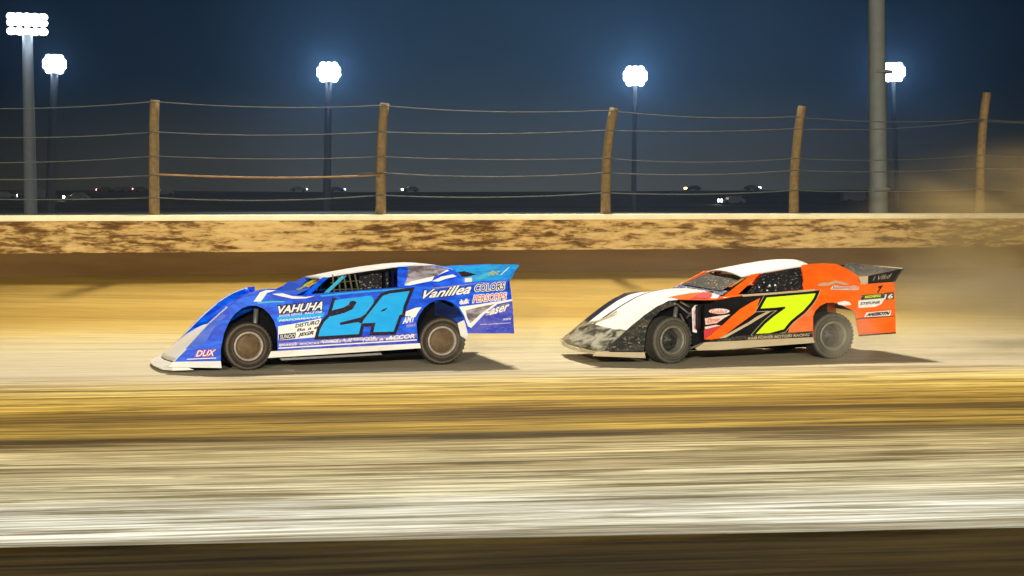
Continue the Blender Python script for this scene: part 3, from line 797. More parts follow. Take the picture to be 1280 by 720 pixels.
B.poly('number', [t8(n2)], cyan, 5)
B.poly('number', [t8(n4)], cyan, 5)
B.poly('number_outline', [t8(hole)], dark_v, 6)
B.poly('number_outline', [t8([(514, 196), (520, 186), (620, 160), (660, 138), (676, 110), (704, 104), (728, 116), (694, 174), (622, 206), (512, 234)])], dark_v, 6)
B.poly('number_outline', [t8([(800, 212), (762, 240), (586, 286), (596, 304), (738, 280), (770, 292), (784, 262), (866, 160), (880, 130), (864, 128)])], dark_v, 6)
lt = lambda *a, **k: B.text(*a, **k)
lt('VAHUHA', [(346.5, 381.4), (406.5, 375.4), (403.6, 388.4), (346.5, 394)], dark_v, 1, 1.4, .25)
lt('VAHUHA', [(347.5, 382.8), (405, 376.6), (402.5, 387), (347.5, 392.3)], whitep, 2, .30, .25)
lt('PERFORMANCE', [(349, 399.8), (402, 394.8), (401.5, 397.5), (349, 402.3)], whitep, 3, .1)
lt('DISTURO', [(369, 405.2), (400, 399.8), (398.5, 405.2), (369, 409.8)], dark_v, 2, .35)
lt('Ba a e', [(371, 411), (399, 406.5), (397, 411), (371, 414.5)], dark_v, 2, .25)
B.poly('sponsor_block', [[(348.5, 418), (370, 415.6), (369, 422.8), (348.5, 424.8)]], dark_v, 2)
lt('SUNOO', [(350, 418.8), (369, 416.8), (368, 421.8), (350, 423.8)], whitep, 3, .1)
lt('JEGR', [(373, 416.5), (393.5, 413), (391.5, 419.5), (372, 422)], dark_v, 2, .45)
lt('A NICE  A SPEEDCOR', [(400, 425.6), (470, 420.4), (470, 423.6), (400, 428.6)], whitep, 4, .15)
lt('ACCOR', [(484, 420), (519, 417.2), (518.5, 422.6), (483, 425.4)], whitep, 5, .4)
B.poly('stripe', [[(503, 391), (520, 384.5), (527, 384), (522, 391), (519.5, 396), (500, 394.5)]], whitep, 1)
lt('AMT', [(504, 397.2), (519.5, 394.2), (518.5, 402), (503, 405)], whitep, 2, .5)
lt('DUX', [(245, 437.5), (271, 436.2), (269.5, 445.6), (243, 446.8)], red_m, 1, .9, .25)
lt('DUX', [(246, 438.3), (270, 437), (268.5, 444.6), (244.5, 445.8)], whitep, 2, .12, .25)
B.poly('stripe', [[(234, 448.6), (270, 446.9), (270, 448), (233, 449.6)]], whitep, 1)
B.poly('stripe', [[(232, 436), (262, 404), (278, 393), (283, 394), (266, 412), (256, 430), (244, 434)]], paint('mid_blue_shade', (.05, .13, .66), (.02, .08, .55), .25, .1, .2), 1)
B.poly('stripe', [[(317, 377), (325, 365.5), (333, 362.6), (345, 362.8), (334, 366), (326, 377)]], whitep, 1)
B.poly('stripe', [[(340, 367.5), (353, 366.6), (366, 370.2), (382, 371.2), (394, 369.6), (382, 373), (366, 373.4), (352, 370.5)]], whitep, 1)
B.poly('stripe', [[(322, 377.5), (345, 376), (356, 376.5), (355, 378), (342, 378), (322, 379.5)]], teal, 1)
B.poly('stripe', [[(400, 369), (440, 365), (492, 361), (508, 360), (492, 362.8), (440, 366.8), (402, 371)]], cyan, 1)
lt('ENGINE SERVICE', [(349, 393.6), (378, 390.6), (378, 393.2), (349, 396.2)], whitep, 3, .1)
lt('RACE FAB', [(381, 390.4), (403, 388.2), (402, 391), (381, 393)], whitep, 3, .2)
lt('BRAKES  SHOCKS  WHEELS  OIL', [(349, 430.4), (440, 424.6), (440, 427), (349, 433)], whitep, 5, .1)
lt('TIRES & FUEL', [(452, 424), (500, 421.4), (500, 424.2), (452, 427)], whitep, 5, .2)
B.poly('stripe', [[(508, 406), (520, 403), (520.5, 407), (508, 410)]], lilac, 2)
# quarter panel scheme
B.poly('stripe', [[(574, 383.5), (600, 380), (640.2, 374), (640.4, 376), (622, 380), (606, 392), (589, 410), (585, 408), (580, 394)]], whitep, 1)
B.poly('stripe', [[(582, 388), (600, 383.5), (618, 380), (600, 393), (588, 404), (584, 397)]], smoke, 2)
B.poly('stripe', [[(622, 380.5), (640.5, 376.5), (642.7, 416), (586.5, 416), (590, 410), (607, 393)]], blue2, 2)
B.poly('stripe', [[(608, 391), (626, 381), (636, 378), (632, 386), (620, 390), (606, 396)]], smoke, 3)
lt('~aser', [(606, 388), (637, 380), (636, 388), (604, 396)], whitep, 4, .2, .3)
lt('www.speedparts.com', [(600, 404.5), (638, 402.5), (638, 404.8), (600, 407)], whitep, 4, .05)
lt('www', [(629, 398), (639, 397), (639, 400), (629, 401)], whitep, 4, .05)
lt('Vanillea', [(529, 362.5), (591, 353.5), (589, 367.5), (527, 374)], dark_v, 1, .8, .4)
lt('Vanillea', [(530.4, 363.2), (590, 354), (588, 367), (528, 373.4)], whitep, 2, .22, .4)
B.poly('stripe', [[(540, 359.8), (600, 353), (634, 350.6), (634, 351.8), (600, 354.4), (541, 361.4)]], lilac, 1)
lt('COLORS', [(593, 355.5), (632, 351.8), (632, 362.8), (592.5, 365.5)], whitep, 3, .9)
lt('COLORS', [(594, 356.3), (631, 352.6), (631, 362), (593.5, 364.6)], dark_v, 4, .12)
lt('PERSORPS', [(591, 368.5), (634, 364.6), (634, 375), (590, 379.4)], whitep, 3, .9)
lt('PERSORPS', [(592, 369.4), (633, 365.6), (633, 374), (591, 378.2)], red_m, 4, .05)
lt('dulk', [(573, 374.8), (587, 372.8), (587, 379.2), (575, 381)], whitep, 3, .55)
# wheels
bt = tyre_mat('dusty_tyre', [(.0, (.03, .025, .02)), (.60, (.04, .033, .026)), (.66, (.12, .095, .07)), (.70, (.045, .034, .024)), (.80, (.03, .022, .016)), (.855, (.16, .135, .10)), (.885, (.085, .07, .055)), (.93, (.022, .020, .017))])
lipm = plain('dusty_rim', (.36, .32, .26), .55, .35, .3, 16)
cov = plain('brown_mud_cover', (.115, .070, .032), .7, .1, .45, 9, .5)
make_wheel(B, 311, 432.5, .337, .30, None, 'cover', bt, lipm, cov, R(6))
make_wheel(B, 553, 427.5, .345, .36, None, 'cover', bt, lipm, cov, 0)
xf_ = 0.0; xr_ = B.hit(553, 427.5, B.track).x
bm = bmesh.new()
for sg in (1, -1):
    add_tube(bm, [(.0, sg * .30, .30), (.02, sg * .62, .36)], .022, 8); add_tube(bm, [(.10, sg * .35, .62), (-.02, sg * .66, .56)], .018, 8)
    add_tube(bm, [(-.10, sg * .66, .34), (-.14, sg * .70, .86)], .035, 10)
    add_tube(bm, [(xr_, sg * .2, .36), (xr_, sg * .66, .36)], .05, 10)
link_bm('suspension', bm, steel_m, B.root)

B.lean()
# ================================================================== orange modified, number 7
M_ = Car('modified_race_car', 'orange, black and white dirt modified race car with lime number 7 on its door, following', 841, 454.5, R(16), .965, .07, .93)
orange = paint('orange_wrap', (.86, .115, .006), (.90, .15, .008), .3, .05, .25)
orange_s = paint('orange_red_wrap', (.86, .13, .03), (.90, .20, .05), .35, .18, .3)
lime = paint('lime_vinyl', (.62, .88, .01), None, .3, .04, .08)
blk = paint('black_wrap', (.006, .006, .008), None, .4, .03, .35, .3)
navy = paint('navy_wrap', (.010, .009, .030), None, .4, .03, .35)
starry = paint('navy_white_speck', (.02, .025, .10), None, .5, .1, .3, .3, (.75, .75, .78))
tan_m = paint('tan_clay_skirt', (.50, .42, .28), None, .55, .55, .4, .1)
dusty_b = paint('black_lower_dust', (.02, .02, .018), None, .6, .35, .9, 0, (.42, .36, .24))
pinkw = paint('pink_white_logo', (.75, .45, .40), (.80, .75, .70), .4, .1, .3, .3)
bodyw = paint('white_hood_paint', (.80, .79, .77), None, .35, .14, .45)
o_top = [(754, 438.8), (770, 425), (790, 407), (806, 394), (820, 384), (836, 375.8), (848, 373.5), (870, 374), (896, 374), (915, 370.5), (933, 368.6), (962, 366.8), (1004, 363), (1030, 361), (1060, 359), (1074, 357.5), (1095, 355.2), (1118, 352.6)]
ozf = prof_fn([M_.S(*p) for p in o_top])
M_.panel('front_fender', [(754, 438.8), (770, 425), (790, 407), (806, 394), (820, 384), (836, 375.8), (845, 375), (846, 381), (836, 384), (826, 388.5), (817, 396), (810, 406), (806.5, 418), (805, 439.5)], chrome_speck, label='black and grey patterned fender side beside the white hood')
# door with its swooping front edge
door = [(881, 381), (898, 375.2), (915, 371.5), (933, 369.6), (962, 367.8), (1004, 364.2), (1016, 363.2), (1016, 422), (880, 428.5), (880, 404)]
M_.panel('door', door, blk)
oarch = [(1017, 424), (1015.6, 410), (1015.8, 398), (1019, 389), (1025, 382.6), (1033, 378.6), (1042, 378.2), (1051, 381), (1059, 385), (1069, 389.4), (1070, 400), (1073.6, 418.6)]
M_.panel('quarter_panel', [(1016, 363.2), (1030, 361.8), (1060, 359.4), (1074, 358), (1095, 355.4), (1118, 352.8), (1119, 385), (1119.8, 415.2)] + oarch[::-1] + [(1016, 422)], orange)
M_.panel('quarter_trim', [(1074, 418.8), (1119.8, 415.4), (1120, 416.8), (1074, 420.4)], navy, off=.006, t=.02)
M_.panel('side_skirt', [(881, 428), (1016, 421.6), (1018.5, 428.4), (900, 437.5), (872, 438), (869.5, 435.5)], tan_m, off=.02, t=.04)
M_.panel('rub_rail', [(927, 368.6), (962, 366.2), (1008, 362.6), (1019, 361.6), (1019, 363.4), (1008, 364.6), (962, 368.4), (929, 370.8)], tan_m, off=.012, t=.02)
oxn = M_.S(754, 438.8).x; oxr = M_.S(1118, 352.6).x; oxws = M_.hit(896, 375, .80).x; oxrb = M_.hit(1006, 363, .80).x
oxc = M_.S(840, 375).x
def ohood(x, s_):
    z = ozf(x); a = abs(s_)
    d = .05 * sm((oxn - x) / .8) * sm((x - oxc + .25) / .5) * (1 - sm((a - .55) / .15))
    bulge = .085 * sm((oxc + .02 - x) / .6) * (1 - sm((a - .45) / .5)) * (1.0 if x > oxws - .05 else max(0, 1 - (oxws - x) / .2))
    nose_ = .10 * (1 - s_ * s_) * sm((x - (oxn - .5)) / .5)
    return (x + nose_, s_ * (M_.ye(z) - .004), z - d + bulge - .002)
xo_tip = M_.S(785, 411).x; xo_or = M_.S(846, 373.5).x
def omat(x, s_):
    if x > xo_tip + .02: return 2 # else 0
    if x < xo_or - .02 and s_ > .55: return 3
    if s_ < -.72: return 1
    if -.52 < s_ < -.44: return 1
    return 0
grid('hood', M_, [oxn + (oxws - oxn) * i / 30 for i in range(31)], [-1, -.93, -.86, -.78, -.72, -.66, -.6, -.56, -.52, -.48, -.44, -.3, -.15, 0, .15, .3, .45, .55, .62, .7, .78, .86, .93, 1], ohood, [bodyw, navy, paint('smoked_nose', (.030, .026, .016), (.40, .38, .30), .3, .1, .6), orange], omat)
for sg in (1, -1):
    grid('side_deck', M_, [oxrb + (oxws - oxrb) * i / 10 for i in range(11)], [sg * a for a in (.78, .86, .93, 1)], ohood, [orange])
grid('rear_deck', M_, [oxr + (oxrb - oxr) * i / 12 for i in range(13)], [-1, -.8, -.6, -.3, 0, .3, .6, .8, 1], ohood, [orange])
bm = bmesh.new(); prev = None; ozl = M_.S(754, 438.8).z
for i in range(25):
    y = -1 + 2 * i / 24; x = oxn + .02 + .12 * (1 - y * y) - .02 * sm((abs(y) - .8) / .2); xb = oxn - .02 + .10 * (1 - y * y); zb = .15; Y = y * .955
    cur = [bm.verts.new(v) for v in ((xb - .25, Y, zb), (x - .01, Y, zb), (x, Y, zb + .05), (xb + .05, Y, ozl - .012), (xb - .03, Y, ozl - .035))]
    if prev:
        for k in range(5): bm.faces.new((prev[k], prev[(k + 1) % 5], cur[(k + 1) % 5], cur[k]))
    else: bm.faces.new(cur)
    prev = cur
bm.faces.new(prev[::-1]); link_bm('nose', bm, paint('dusty_clear_nose', (.42, .38, .26), (.70, .64, .46), .3, .3, .3), M_.root)
M_.panel('lip', [(746, 440), (806, 440.6), (807, 447.6), (742, 445)], tan_m, off=.008, t=.05, mirror=False)
# bent tube on the nose
bm = bmesh.new(); q = [M_.loc(CP)] and [ohood(oxn - .30, s_) for s_ in (-.62, -.45, -.2)]
add_tube(bm, [Vector(ohood(oxn - .26 - .09 * k, -.66 + .12 * k)) + Vector((0, 0, .02 + .02 * math.sin(k * 2))) for k in range(5)], .018, 8)
link_bm('nose_brace', bm, tan_m, M_.root)
# roof
oredge = [(903, 341.5), (920, 342.5), (938, 343), (971, 337), (1001, 332.2), (1016, 330.8)]
oredge = [(926, 345), (938, 342.8), (955, 339.8), (971, 337), (987, 334.2), (1001.5, 332), (1012, 331.4)]
OE = [M_.hit(x, y, .66) for x, y in oredge]; orz = prof_fn(OE); ox0, ox1 = OE[0].x, OE[-1].x
def oroof(x, s_):
    u = (x - ox1) / (ox0 - ox1)
    return (x + .04 * (1 - s_ * s_) * (1 if u > .5 else -1) * abs(2 * u - 1), s_ * .66, orz(x) + .085 * (1 - s_ * s_) * (.75 + .25 * math.sin(max(0, min(1, u)) * math.pi)))
grid('roof', M_, [ox1 + (ox0 - ox1) * i / 14 for i in range(15)], [-1, -.97, -.85, -.6, -.3, 0, .3, .6, .85, .97, 1], oroof, [paint('roof_cream', (.80, .77, .72), None, .4, .12, .2)], None, .022)
# sail panel (slanted)
zb_ = M_.S(1020, 362).z; zt_ = orz(M_.hit(1004, 332, .66).x); ks = ((M_.ye(zb_) - .01) - .665) / (zt_ - zb_); OSP = (.665 - ks * (.6 - zt_), ks)
M_.panel('sail_panel', [(1001.5, 331.6), (1012, 330), (1030, 329), (1045, 329.8), (1057, 335), (1067, 341), (1074, 346), (1076, 357.5), (1050, 360.2), (1024, 362.4), (1004.8, 364), (1004.5, 350), (1003, 338)], orange, t=.012, plane=OSP)
def ol_(px, py, y): return M_.hit(px, py, y)
p0 = ol_(898, 375, .80); p1 = ol_(916, 374, .80); p2 = ol_(951, 341.5, .66); p3 = ol_(938.5, 343.6, .66)
M_.plate('windscreen_post', [p0, p1, p2, p3], orange, .02, mirror=True)
# inner surface of far opening and the cowl
M_.plate('cowl', [(oxws + .22, -.70, p0.z + .04), (oxws + .04, .76, p0.z + .0), (oxws - .22, .72, p0.z + .12), (oxws - .05, -.66, p0.z + .17)], starry, .012)
M_.plate('windscreen_screen', [(oxws + .0, -.60, p0.z + .16), (oxws - .16, .60, p0.z + .12), (ox0 - .10, .58, p3.z - .02), (ox0 - .02, -.58, p3.z - .02)], paint('dark_screen', (.012, .012, .010), None, .6, .06, .6, 0, (.45, .30, .08)), .006)
fb = Vector((oxws + .25, -.80, p0.z)); 
M_.plate('window_filler', [fb, fb + Vector((-.16, 0, 0)), (ox0 - .06, -.66, p3.z), (ox0 + .03, -.66, p3.z)], orange, .015)
# window net
nw = [(934, 366.5), (952, 343.3), (975, 338.6), (1001, 333.6), (1003, 348), (1003.6, 361.5)]
NP = (OSP[0] - .03, OSP[1])
M_.panel('window_net', nw, netting, t=.006, plane=NP, mirror=False)
for (nx, ny, nr) in ((969, 356.5, 1.6), (962, 357, 1.6), (949, 359, 1.0), (955, 353, .9), (959, 363, 1.2)):
    M_.poly('net_tag', [[(nx - nr, ny + nr * .7), (nx - nr * .4, ny - nr), (nx + nr * .4, ny - nr * .8), (nx + nr, ny + nr * .6)]], whitep, 1, plane=NP)
make_cage(M_, [[(oxws - .02, .60, .4), (oxws - .05, .62, p0.z), (ox0 - .12, .60, orz(ox0) - .05)], [(oxws - .02, -.60, .4), (oxws - .05, -.62, p0.z), (ox0 - .12, -.60, orz(ox0) - .05)],
               [(oxrb + .03, .60, .4), (oxrb + .03, .56, orz(ox1) - .07)], [(oxrb + .03, -.60, .4), (oxrb + .03, -.56, orz(ox1) - .07)], [(oxrb + .03, -.56, orz(ox1) - .07), (oxrb + .03, .56, orz(ox1) - .07)]], black_m)
make_seat(M_, oxrb + .55, .18, .32, seat_m); steering(M_, oxrb + 1.0, .18, p0.z - .05, black_m)
chassis_block(M_, 'chassis', [oxr + .95, oxrb - .1, oxrb, oxrb + .05, oxws - .02, oxws + .05, -.3, .45, oxn - .3], lambda x: (ozf(x) - .06 if x < oxrb + .02 else (.50 if x < oxws else ozf(max(x, 0)) - .10)), lambda x: .60, lambda x: .15, black_m)
# engine bay side: black side tray, vertical number plate bar, tubes
M_.panel('engine_side', [(843, 378), (882, 381), (882, 430), (866, 432), (860, 400)], blk, off=-.22, t=.01)
bm = bmesh.new(); c0 = M_.S(873, 397, -.05)
add_box(bm, (c0.x, c0.y, c0.z), (.085, .05, .36)); o_ = link_bm('side_bar', bm, blk, M_.root); bevel(o_, .02)
M_.panel('side_plate', [(865, 386), (869, 381.5), (872, 381.5), (871, 416), (866, 415)], whitep, off=-.10, t=.01, mirror=False)
M_.text('HOCSER', [(866.6, 388), (870.4, 386), (870, 413), (866.8, 412)], red_m, 1, .2, 0, plane=(M_.w - .10, M_.k))
bm = bmesh.new()
for (a, b) in (((846, 380), (866, 396)), ((850, 377), (862, 384)), ((858, 398), (868, 386)), ((862, 436), (880, 428)), ((850, 392), (864, 420))):
    add_tube(bm, [M_.S(*a, -.16), M_.S(*b, -.12)], .014, 8)
link_bm('bay_tubes', bm, steel_m, M_.root)
# spoiler
zs0 = M_.S(1118, 352.6).z; pz1 = M_.S(1128, 336, -.02); sx0 = oxr + .03
M_.plate('spoiler', [(sx0, -.93, zs0), (sx0, .93, zs0), (pz1.x, .93, pz1.z), (pz1.x, -.93, pz1.z + .02)], chrome_speck, .012)
M_.panel('spoiler_side', [(1086, 344.6), (1128, 336), (1119, 352), (1084, 355)], blk, off=-.012, t=.008)
M_.poly('stripe', [[(1073, 346), (1085, 345), (1085, 354.4), (1077, 355)]], tan_m, 1)
M_.text('I Vlkd', [(1092, 346), (1115, 341.6), (1112.5, 347.6), (1091, 351)], tan_m, 0, -.12, .25, plane=(M_.w - .009, M_.k))
bm = bmesh.new()
for k in range(14):
    yy = -.9 + k * 1.8 / 13; add_tube(bm, [(pz1.x, yy, pz1.z + .004), (pz1.x, yy + 1.8 / 13 if k < 13 else yy, pz1.z + .004)] if k < 13 else [(pz1.x, .88, pz1.z), (pz1.x, .9, pz1.z)], .010, 6)
link_bm('spoiler_edge', bm, tan_m, M_.root)
M_.plate('rear_panel', [(oxr + .02, -.93, .62), (oxr + .02, .93, .62), (oxr + .02, .93, zs0 - .03), (oxr + .02, -.93, zs0 - .03)], netting, .012)
# scheme
d8 = lambda L: [(860 + x / 8, 360 + y / 8) for x, y in L]
M_.poly('swoosh', [d8([(160, 512), (240, 460), (345, 372), (430, 290), (520, 212), (620, 150), (722, 100), (700, 160), (690, 235), (600, 300), (430, 425), (330, 500), (290, 520)])], orange, 1)
M_.poly('swoosh', [d8([(160, 415), (350, 370), (250, 450), (162, 508)])], red_m, 2)
M_.poly('pinstripe', [d8([(280, 522), (600, 345), (690, 285), (830, 215), (880, 205), (620, 362), (300, 540)])], tan_m, 2)
M_.poly('swoosh', [[(1016, 366), (1023, 364), (1022, 371), (1016, 380), (1006, 391), (993, 399), (988, 405), (985, 416), (986, 420), (1016, 419)]], orange_s, 1)
t4 = lambda L: [(900 + x / 4.233, 310 + y / 4.233) for x, y in L]
n7 = [(247, 262), (506, 240), (497, 262), (478, 290), (440, 332), (405, 360), (375, 385), (355, 408), (338, 430), (262, 450), (190, 454), (240, 400), (285, 362), (346, 318), (345, 310), (290, 316), (215, 320)]
M_.poly('number_outline', [t4(n7)], tan_m, 2, offset=4.2); M_.poly('number_outline', [t4(n7)], blk, 3, offset=3.6)
M_.poly('number', [t4(n7)], lime, 4)
M_.poly('side_logo', [arc(899, 389, 13, 3.4, 0, 350, 20)], pinkw, 1); M_.text('Goldace', [(889, 387), (910, 386), (909, 391), (889, 392)], red_m, 2, .1, .3)
M_.poly('side_logo', [[(881, 398), (892, 396), (905, 394), (913, 393), (906, 397), (896, 404), (882, 406)]], pinkw, 1); M_.text('Drive', [(884, 398.5), (901, 396.5), (898, 401.5), (884, 404)], red_m, 2, .1, .3)
M_.poly('side_logo', [[(881, 408.5), (895, 406), (902, 407), (893, 411.5), (881, 411)]], pinkw, 1)
M_.poly('dust_band', [[(892, 423.8), (930, 419.5), (984, 416), (1016, 413.8), (1016, 421.6), (882, 428)]], dusty_b, 5)
M_.text('RAM POWER MOTORS RACING', [(935, 421.5), (1012, 416.6), (1012, 420), (935, 424.8)], tan_m, 6, .15)
def osurf(x, y): return ohood(x, max(-1, min(1, y / M_.ye(ozf(x)))))[2]
M_.drape('hood_flash', [[(862, 374), (872, 368.5), (879, 365), (889, 369.5), (887, 373.6)]], osurf, red_m, 1)
M_.drape('hood_flash', [[(880, 364), (897, 364.5), (901, 368), (897, 373.4), (888, 373.8), (891, 369.5)]], osurf, whitep, 2)
M_.poly('flash', [[(1022, 355.5), (1030, 353), (1034, 354), (1044, 350.5), (1056, 353), (1062, 356), (1054, 356), (1046, 353.5), (1034, 357), (1024, 357.5)]], tan_m, 1, plane=OSP)
M_.text('StormCo', [(1040, 356.5), (1074, 357), (1073, 362.6), (1038, 362)], whitep, 7, .9, .2); M_.text('StormCo', [(1041, 357), (1073, 357.5), (1072, 362), (1039, 361.6)], blk, 8, .12, .2)
M_.text('7', [(1097, 358), (1104, 356.5), (1102, 366), (1096, 366.5)], blk, 1, .7, .2)
M_.poly('sponsor_panel', [[(1076, 369), (1117, 365.2), (1117.6, 373.5), (1102, 375), (1077, 376)]], dusty_b, 1)
M_.text('RECHING', [(1081, 370), (1101, 367.6), (1101, 371), (1081, 373)], lime, 2, .3); M_.text('16', [(1105, 368), (1116, 367), (1116, 373), (1105, 374)], white_d, 2, .3)
M_.poly('sponsor_panel', [[(1073, 375.6), (1106, 372.6), (1102, 380), (1094, 383.6), (1073, 385)]], whitep, 3)
M_.text('STIFUNR', [(1075, 378), (1100, 376), (1099.6, 379.4), (1075, 381.6)], blk, 4, .35, .3)
M_.poly('sponsor_panel', [[(1083, 390.6), (1114, 388), (1113, 394.6), (1080, 396.4)]], whitep, 1)
M_.text('AMZEOTN', [(1084, 391.4), (1113, 389), (1112, 393.6), (1081.6, 395.4)], blk, 2, .8, .3)
M_.poly('pinstripe', [[(1070, 398.4), (1078, 397), (1119, 394.6), (1119, 395.4), (1078, 398.4), (1070, 399.8)]], dark_v, 1)
M_.poly('arch_decal', [[(1047, 378), (1056, 376), (1062, 377.6), (1064, 381), (1056, 382), (1048, 380.8)]], whitep, 5)
ot = tyre_mat('grey_dusted_tyre', [(.0, (.02, .02, .016)), (.58, (.03, .028, .022)), (.62, (.18, .165, .125)), (.66, (.05, .047, .036)), (.72, (.10, .092, .072)), (.80, (.055, .050, .040)), (.87, (.14, .13, .10)), (.93, (.065, .06, .048))])
olip = plain('grey_rim', (.22, .21, .17), .55, .4, .3, 16); ohub = plain('black_hub', (.035, .034, .028), .55, .3, .5, 14)
make_wheel(M_, 841, 425.7, .340, .30, None, 'hub', ot, olip, ohub, R(12), inset=.0)
make_wheel(M_, 1041.7, 419, .345, .38, None, 'hub', ot, olip, ohub, 0)
xr_ = M_.hit(1041.7, 419, M_.track).x
bm = bmesh.new()
for sg in (1, -1):
    add_tube(bm, [(.0, sg * .30, .30), (.02, sg * .62, .36)], .022, 8); add_tube(bm, [(.10, sg * .35, .62), (-.02, sg * .66, .56)], .018, 8)
    add_tube(bm, [(-.10, sg * .66, .34), (-.14, sg * .70, .82)], .035, 10)
    add_tube(bm, [(xr_, sg * .2, .36), (xr_, sg * .66, .36)], .05, 10)
link_bm('suspension', bm, steel_m, M_.root)

# ------------------------------------------------------------------ car park on the hill, far behind
def parked_car(px, py, D, L, face, body_col, label, lights=None, boxy=False):
    p = at(px, py, D); z = field_z(p.x, p.y)
    root = empty('parked_car', (p.x, p.y, z), face); tag(root, label, 'car', 'vehicles parked on the far hill')
    h = 1.9 if boxy else 1.45; w = 1.8
    m = plain('far_car_paint', body_col, .4, 0, .1, 2)
    bm = bmesh.new()
    pr = [(-L / 2, .35), (L / 2, .35), (L / 2, .75), (L / 2 - .15, .85), (L * .25, .92), (L * .12, h), (-L * .28, h), (-L * .42, .95), (-L / 2, .9)] if not boxy else [(-L / 2, .4), (L / 2, .4), (L / 2, 1.0), (L * .36, 1.1), (L * .28, h), (-L / 2, h)]
    add_prism(bm, [(x, -w / 2, zz) for x, zz in pr], (0, w, 0)); bevel(link_bm('body', bm, m, root), .06)
    bm = bmesh.new()
    for sx in (-.30, .30):
        for sg in (-1, 1):
            ring = [Vector((L * sx + .33 * math.cos(a), sg * w / 2, .33 + .33 * math.sin(a))) for a in [k * math.pi / 6 for k in range(12)]]
            bm2 = bmesh.new(); add_prism(bm2, [v - Vector((0, sg * .2, 0)) for v in ring], (0, sg * .22, 0)); link_bm('wheel', bm2, black_m, root)
    bm.free()
    if lights:
        for sg in (-1, 1):
            bm = bmesh.new(); add_box(bm, (L / 2 + .02, sg * .60, .72), (.06, .62, .40)); link_bm('headlight' if lights[2] > lights[0] * .6 else 'tail_light', bm, emit('car_light', lights, 40.0), root)
    return root
# PARKED
cols = [(.55, .56, .58), (.10, .12, .15), (.35, .04, .04), (.6, .6, .6), (.2, .22, .25), (.45, .1, .1)]
VEH = [(6, 300, .2, 0, 'white car at the very edge of the hill car park', (.7, .8, .9), 0), (31, 330, .1, 1, 'dark car beside the foot of the tall mast', None, 0), (52, 290, -.1, 3, 'pale van parked just past the tall mast', None, 1),
       (96, 280, 3.4, 3, 'white car with bright white lamps under the small amber light', (.9, 1.0, .9), 0), (131, 440, 3.3, 2, 'red car with glowing red tail lamps furthest from the post', (1.0, .18, .15), 0), (147, 450, 3.3, 4, 'grey car between the two red lit cars', (.9, .5, .45), 0),
       (156, 460, .2, 5, 'red car highest of the red lit pair', (1.0, .22, .18), 0), (177, 430, .2, 4, 'grey car just before the first fence post', (.5, .7, .75), 0), (205, 350, 3.3, 3, 'pale car with white lamps just past the first fence post', (.7, .9, 1.0), 0),
       (373, 430, .1, 3, 'pale car under the cable with the tan rope', (.35, .42, .5), 0), (421, 440, .2, 4, 'grey car before the second fence post', (.4, .5, .6), 0), (513, 430, 3.3, 3, 'car with white lamps just past the second fence post', (.8, .9, 1.0), 0),
       (866, 450, 3.3, 1, 'dark car with amber lamps', (1.0, .5, .15), 0), (915, 275, 3.3, 3, 'white car with the brightest lamps of the hill', (1.0, 1.0, 1.0), 0), (940, 450, .1, 0, 'car with bluish lamps higher up the hill', (.6, .85, 1.0), 0), (1070, 300, .0, 0, 'pale box van low behind the wall beside the thick mast', None, 1)]
for (px, D, a, ci_, lab, lt_, bx) in VEH: parked_car(px, 246, D, 4.4 if not bx else 5.4, a, cols[ci_], lab, lt_, bool(bx))
# ------------------------------------------------------------------ world
w = bpy.data.worlds.new('World'); scene.world = w; w.use_nodes = True; nt = w.node_tree; nt.nodes.clear()
sky = nt.nodes.new('ShaderNodeTexSky'); sky.sky_type = 'NISHITA'; sky.sun_disc = False
SUN_EL = R(-4.5); SUN_AZ = YAW     # dusk afterglow straight ahead, behind the track
sky.sun_elevation = SUN_EL; sky.sun_rotation = SUN_AZ; sky.air_density = 1.0; sky.dust_density = .4; sky.ozone_density = 5.0
SKY_GAIN = .016
W_ = NT.__new__(NT); W_.t = nt
def VM(op, a, b):
    x = nt.nodes.new('ShaderNodeVectorMath'); x.operation = op
    for i, v in enumerate((a, b)):
        if isinstance(v, (int, float)): x.inputs[i].default_value = (v, v, v)
        elif isinstance(v, (tuple, Vector)): x.inputs[i].default_value = tuple(v)
        else: nt.links.new(v, x.inputs[i])
    return x
dirv = nt.nodes.new('ShaderNodeTexCoord').outputs['Generated']
az = VM('DOT_PRODUCT', dirv, RT).outputs['Value']; el = VM('DOT_PRODUCT', dirv, UP).outputs['Value']; fw_ = VM('DOT_PRODUCT', dirv, FH).outputs['Value']
# glow dome of the floodlit ground and the town behind it: brightest low and straight ahead
azc = W_.math('ABSOLUTE', W_.math('ADD', az, -.02))
w1 = W_.ramp(azc, [(0.0, 1.0), (.12, .80), (.22, .30), (.34, .08), (.7, 0.0)], 'EASE')
w2 = W_.ramp(el, [(0.0, .85), (.06, 1.0), (.14, .95), (.5, .3)])
w2.node.color_ramp.interpolation = 'LINEAR'
cl = W_.noise(W_.mapping(dirv, (1, 1, 2.5)), 5.0, 4, .55)
wv = W_.math('MULTIPLY', W_.math('MULTIPLY', w1, w2), W_.math('ADD', W_.math('MULTIPLY', cl, .5), .75))
wh = W_.math('MULTIPLY', W_.ramp(el, [(0.0, 1.0), (.025, .65), (.07, .12), (.13, 0.0)]), W_.math('ADD', W_.math('MULTIPLY', w1, .75), .25))
front = W_.ramp(fw_, [(.0, 0.0), (.5, 1.0)])
d1 = W_.mix(W_.math('MULTIPLY', wv, front), (0, 0, 0), (.016, .034, .054)); d2 = W_.mix(W_.math('MULTIPLY', wh, front), (0, 0, 0), (.052, .043, .018))
base = VM('MULTIPLY', sky.outputs[0], (SKY_GAIN * .35, SKY_GAIN * 1.25, SKY_GAIN * 2.3)).outputs[0]
tot = VM('ADD', VM('ADD', base, d1).outputs[0], d2).outputs[0]
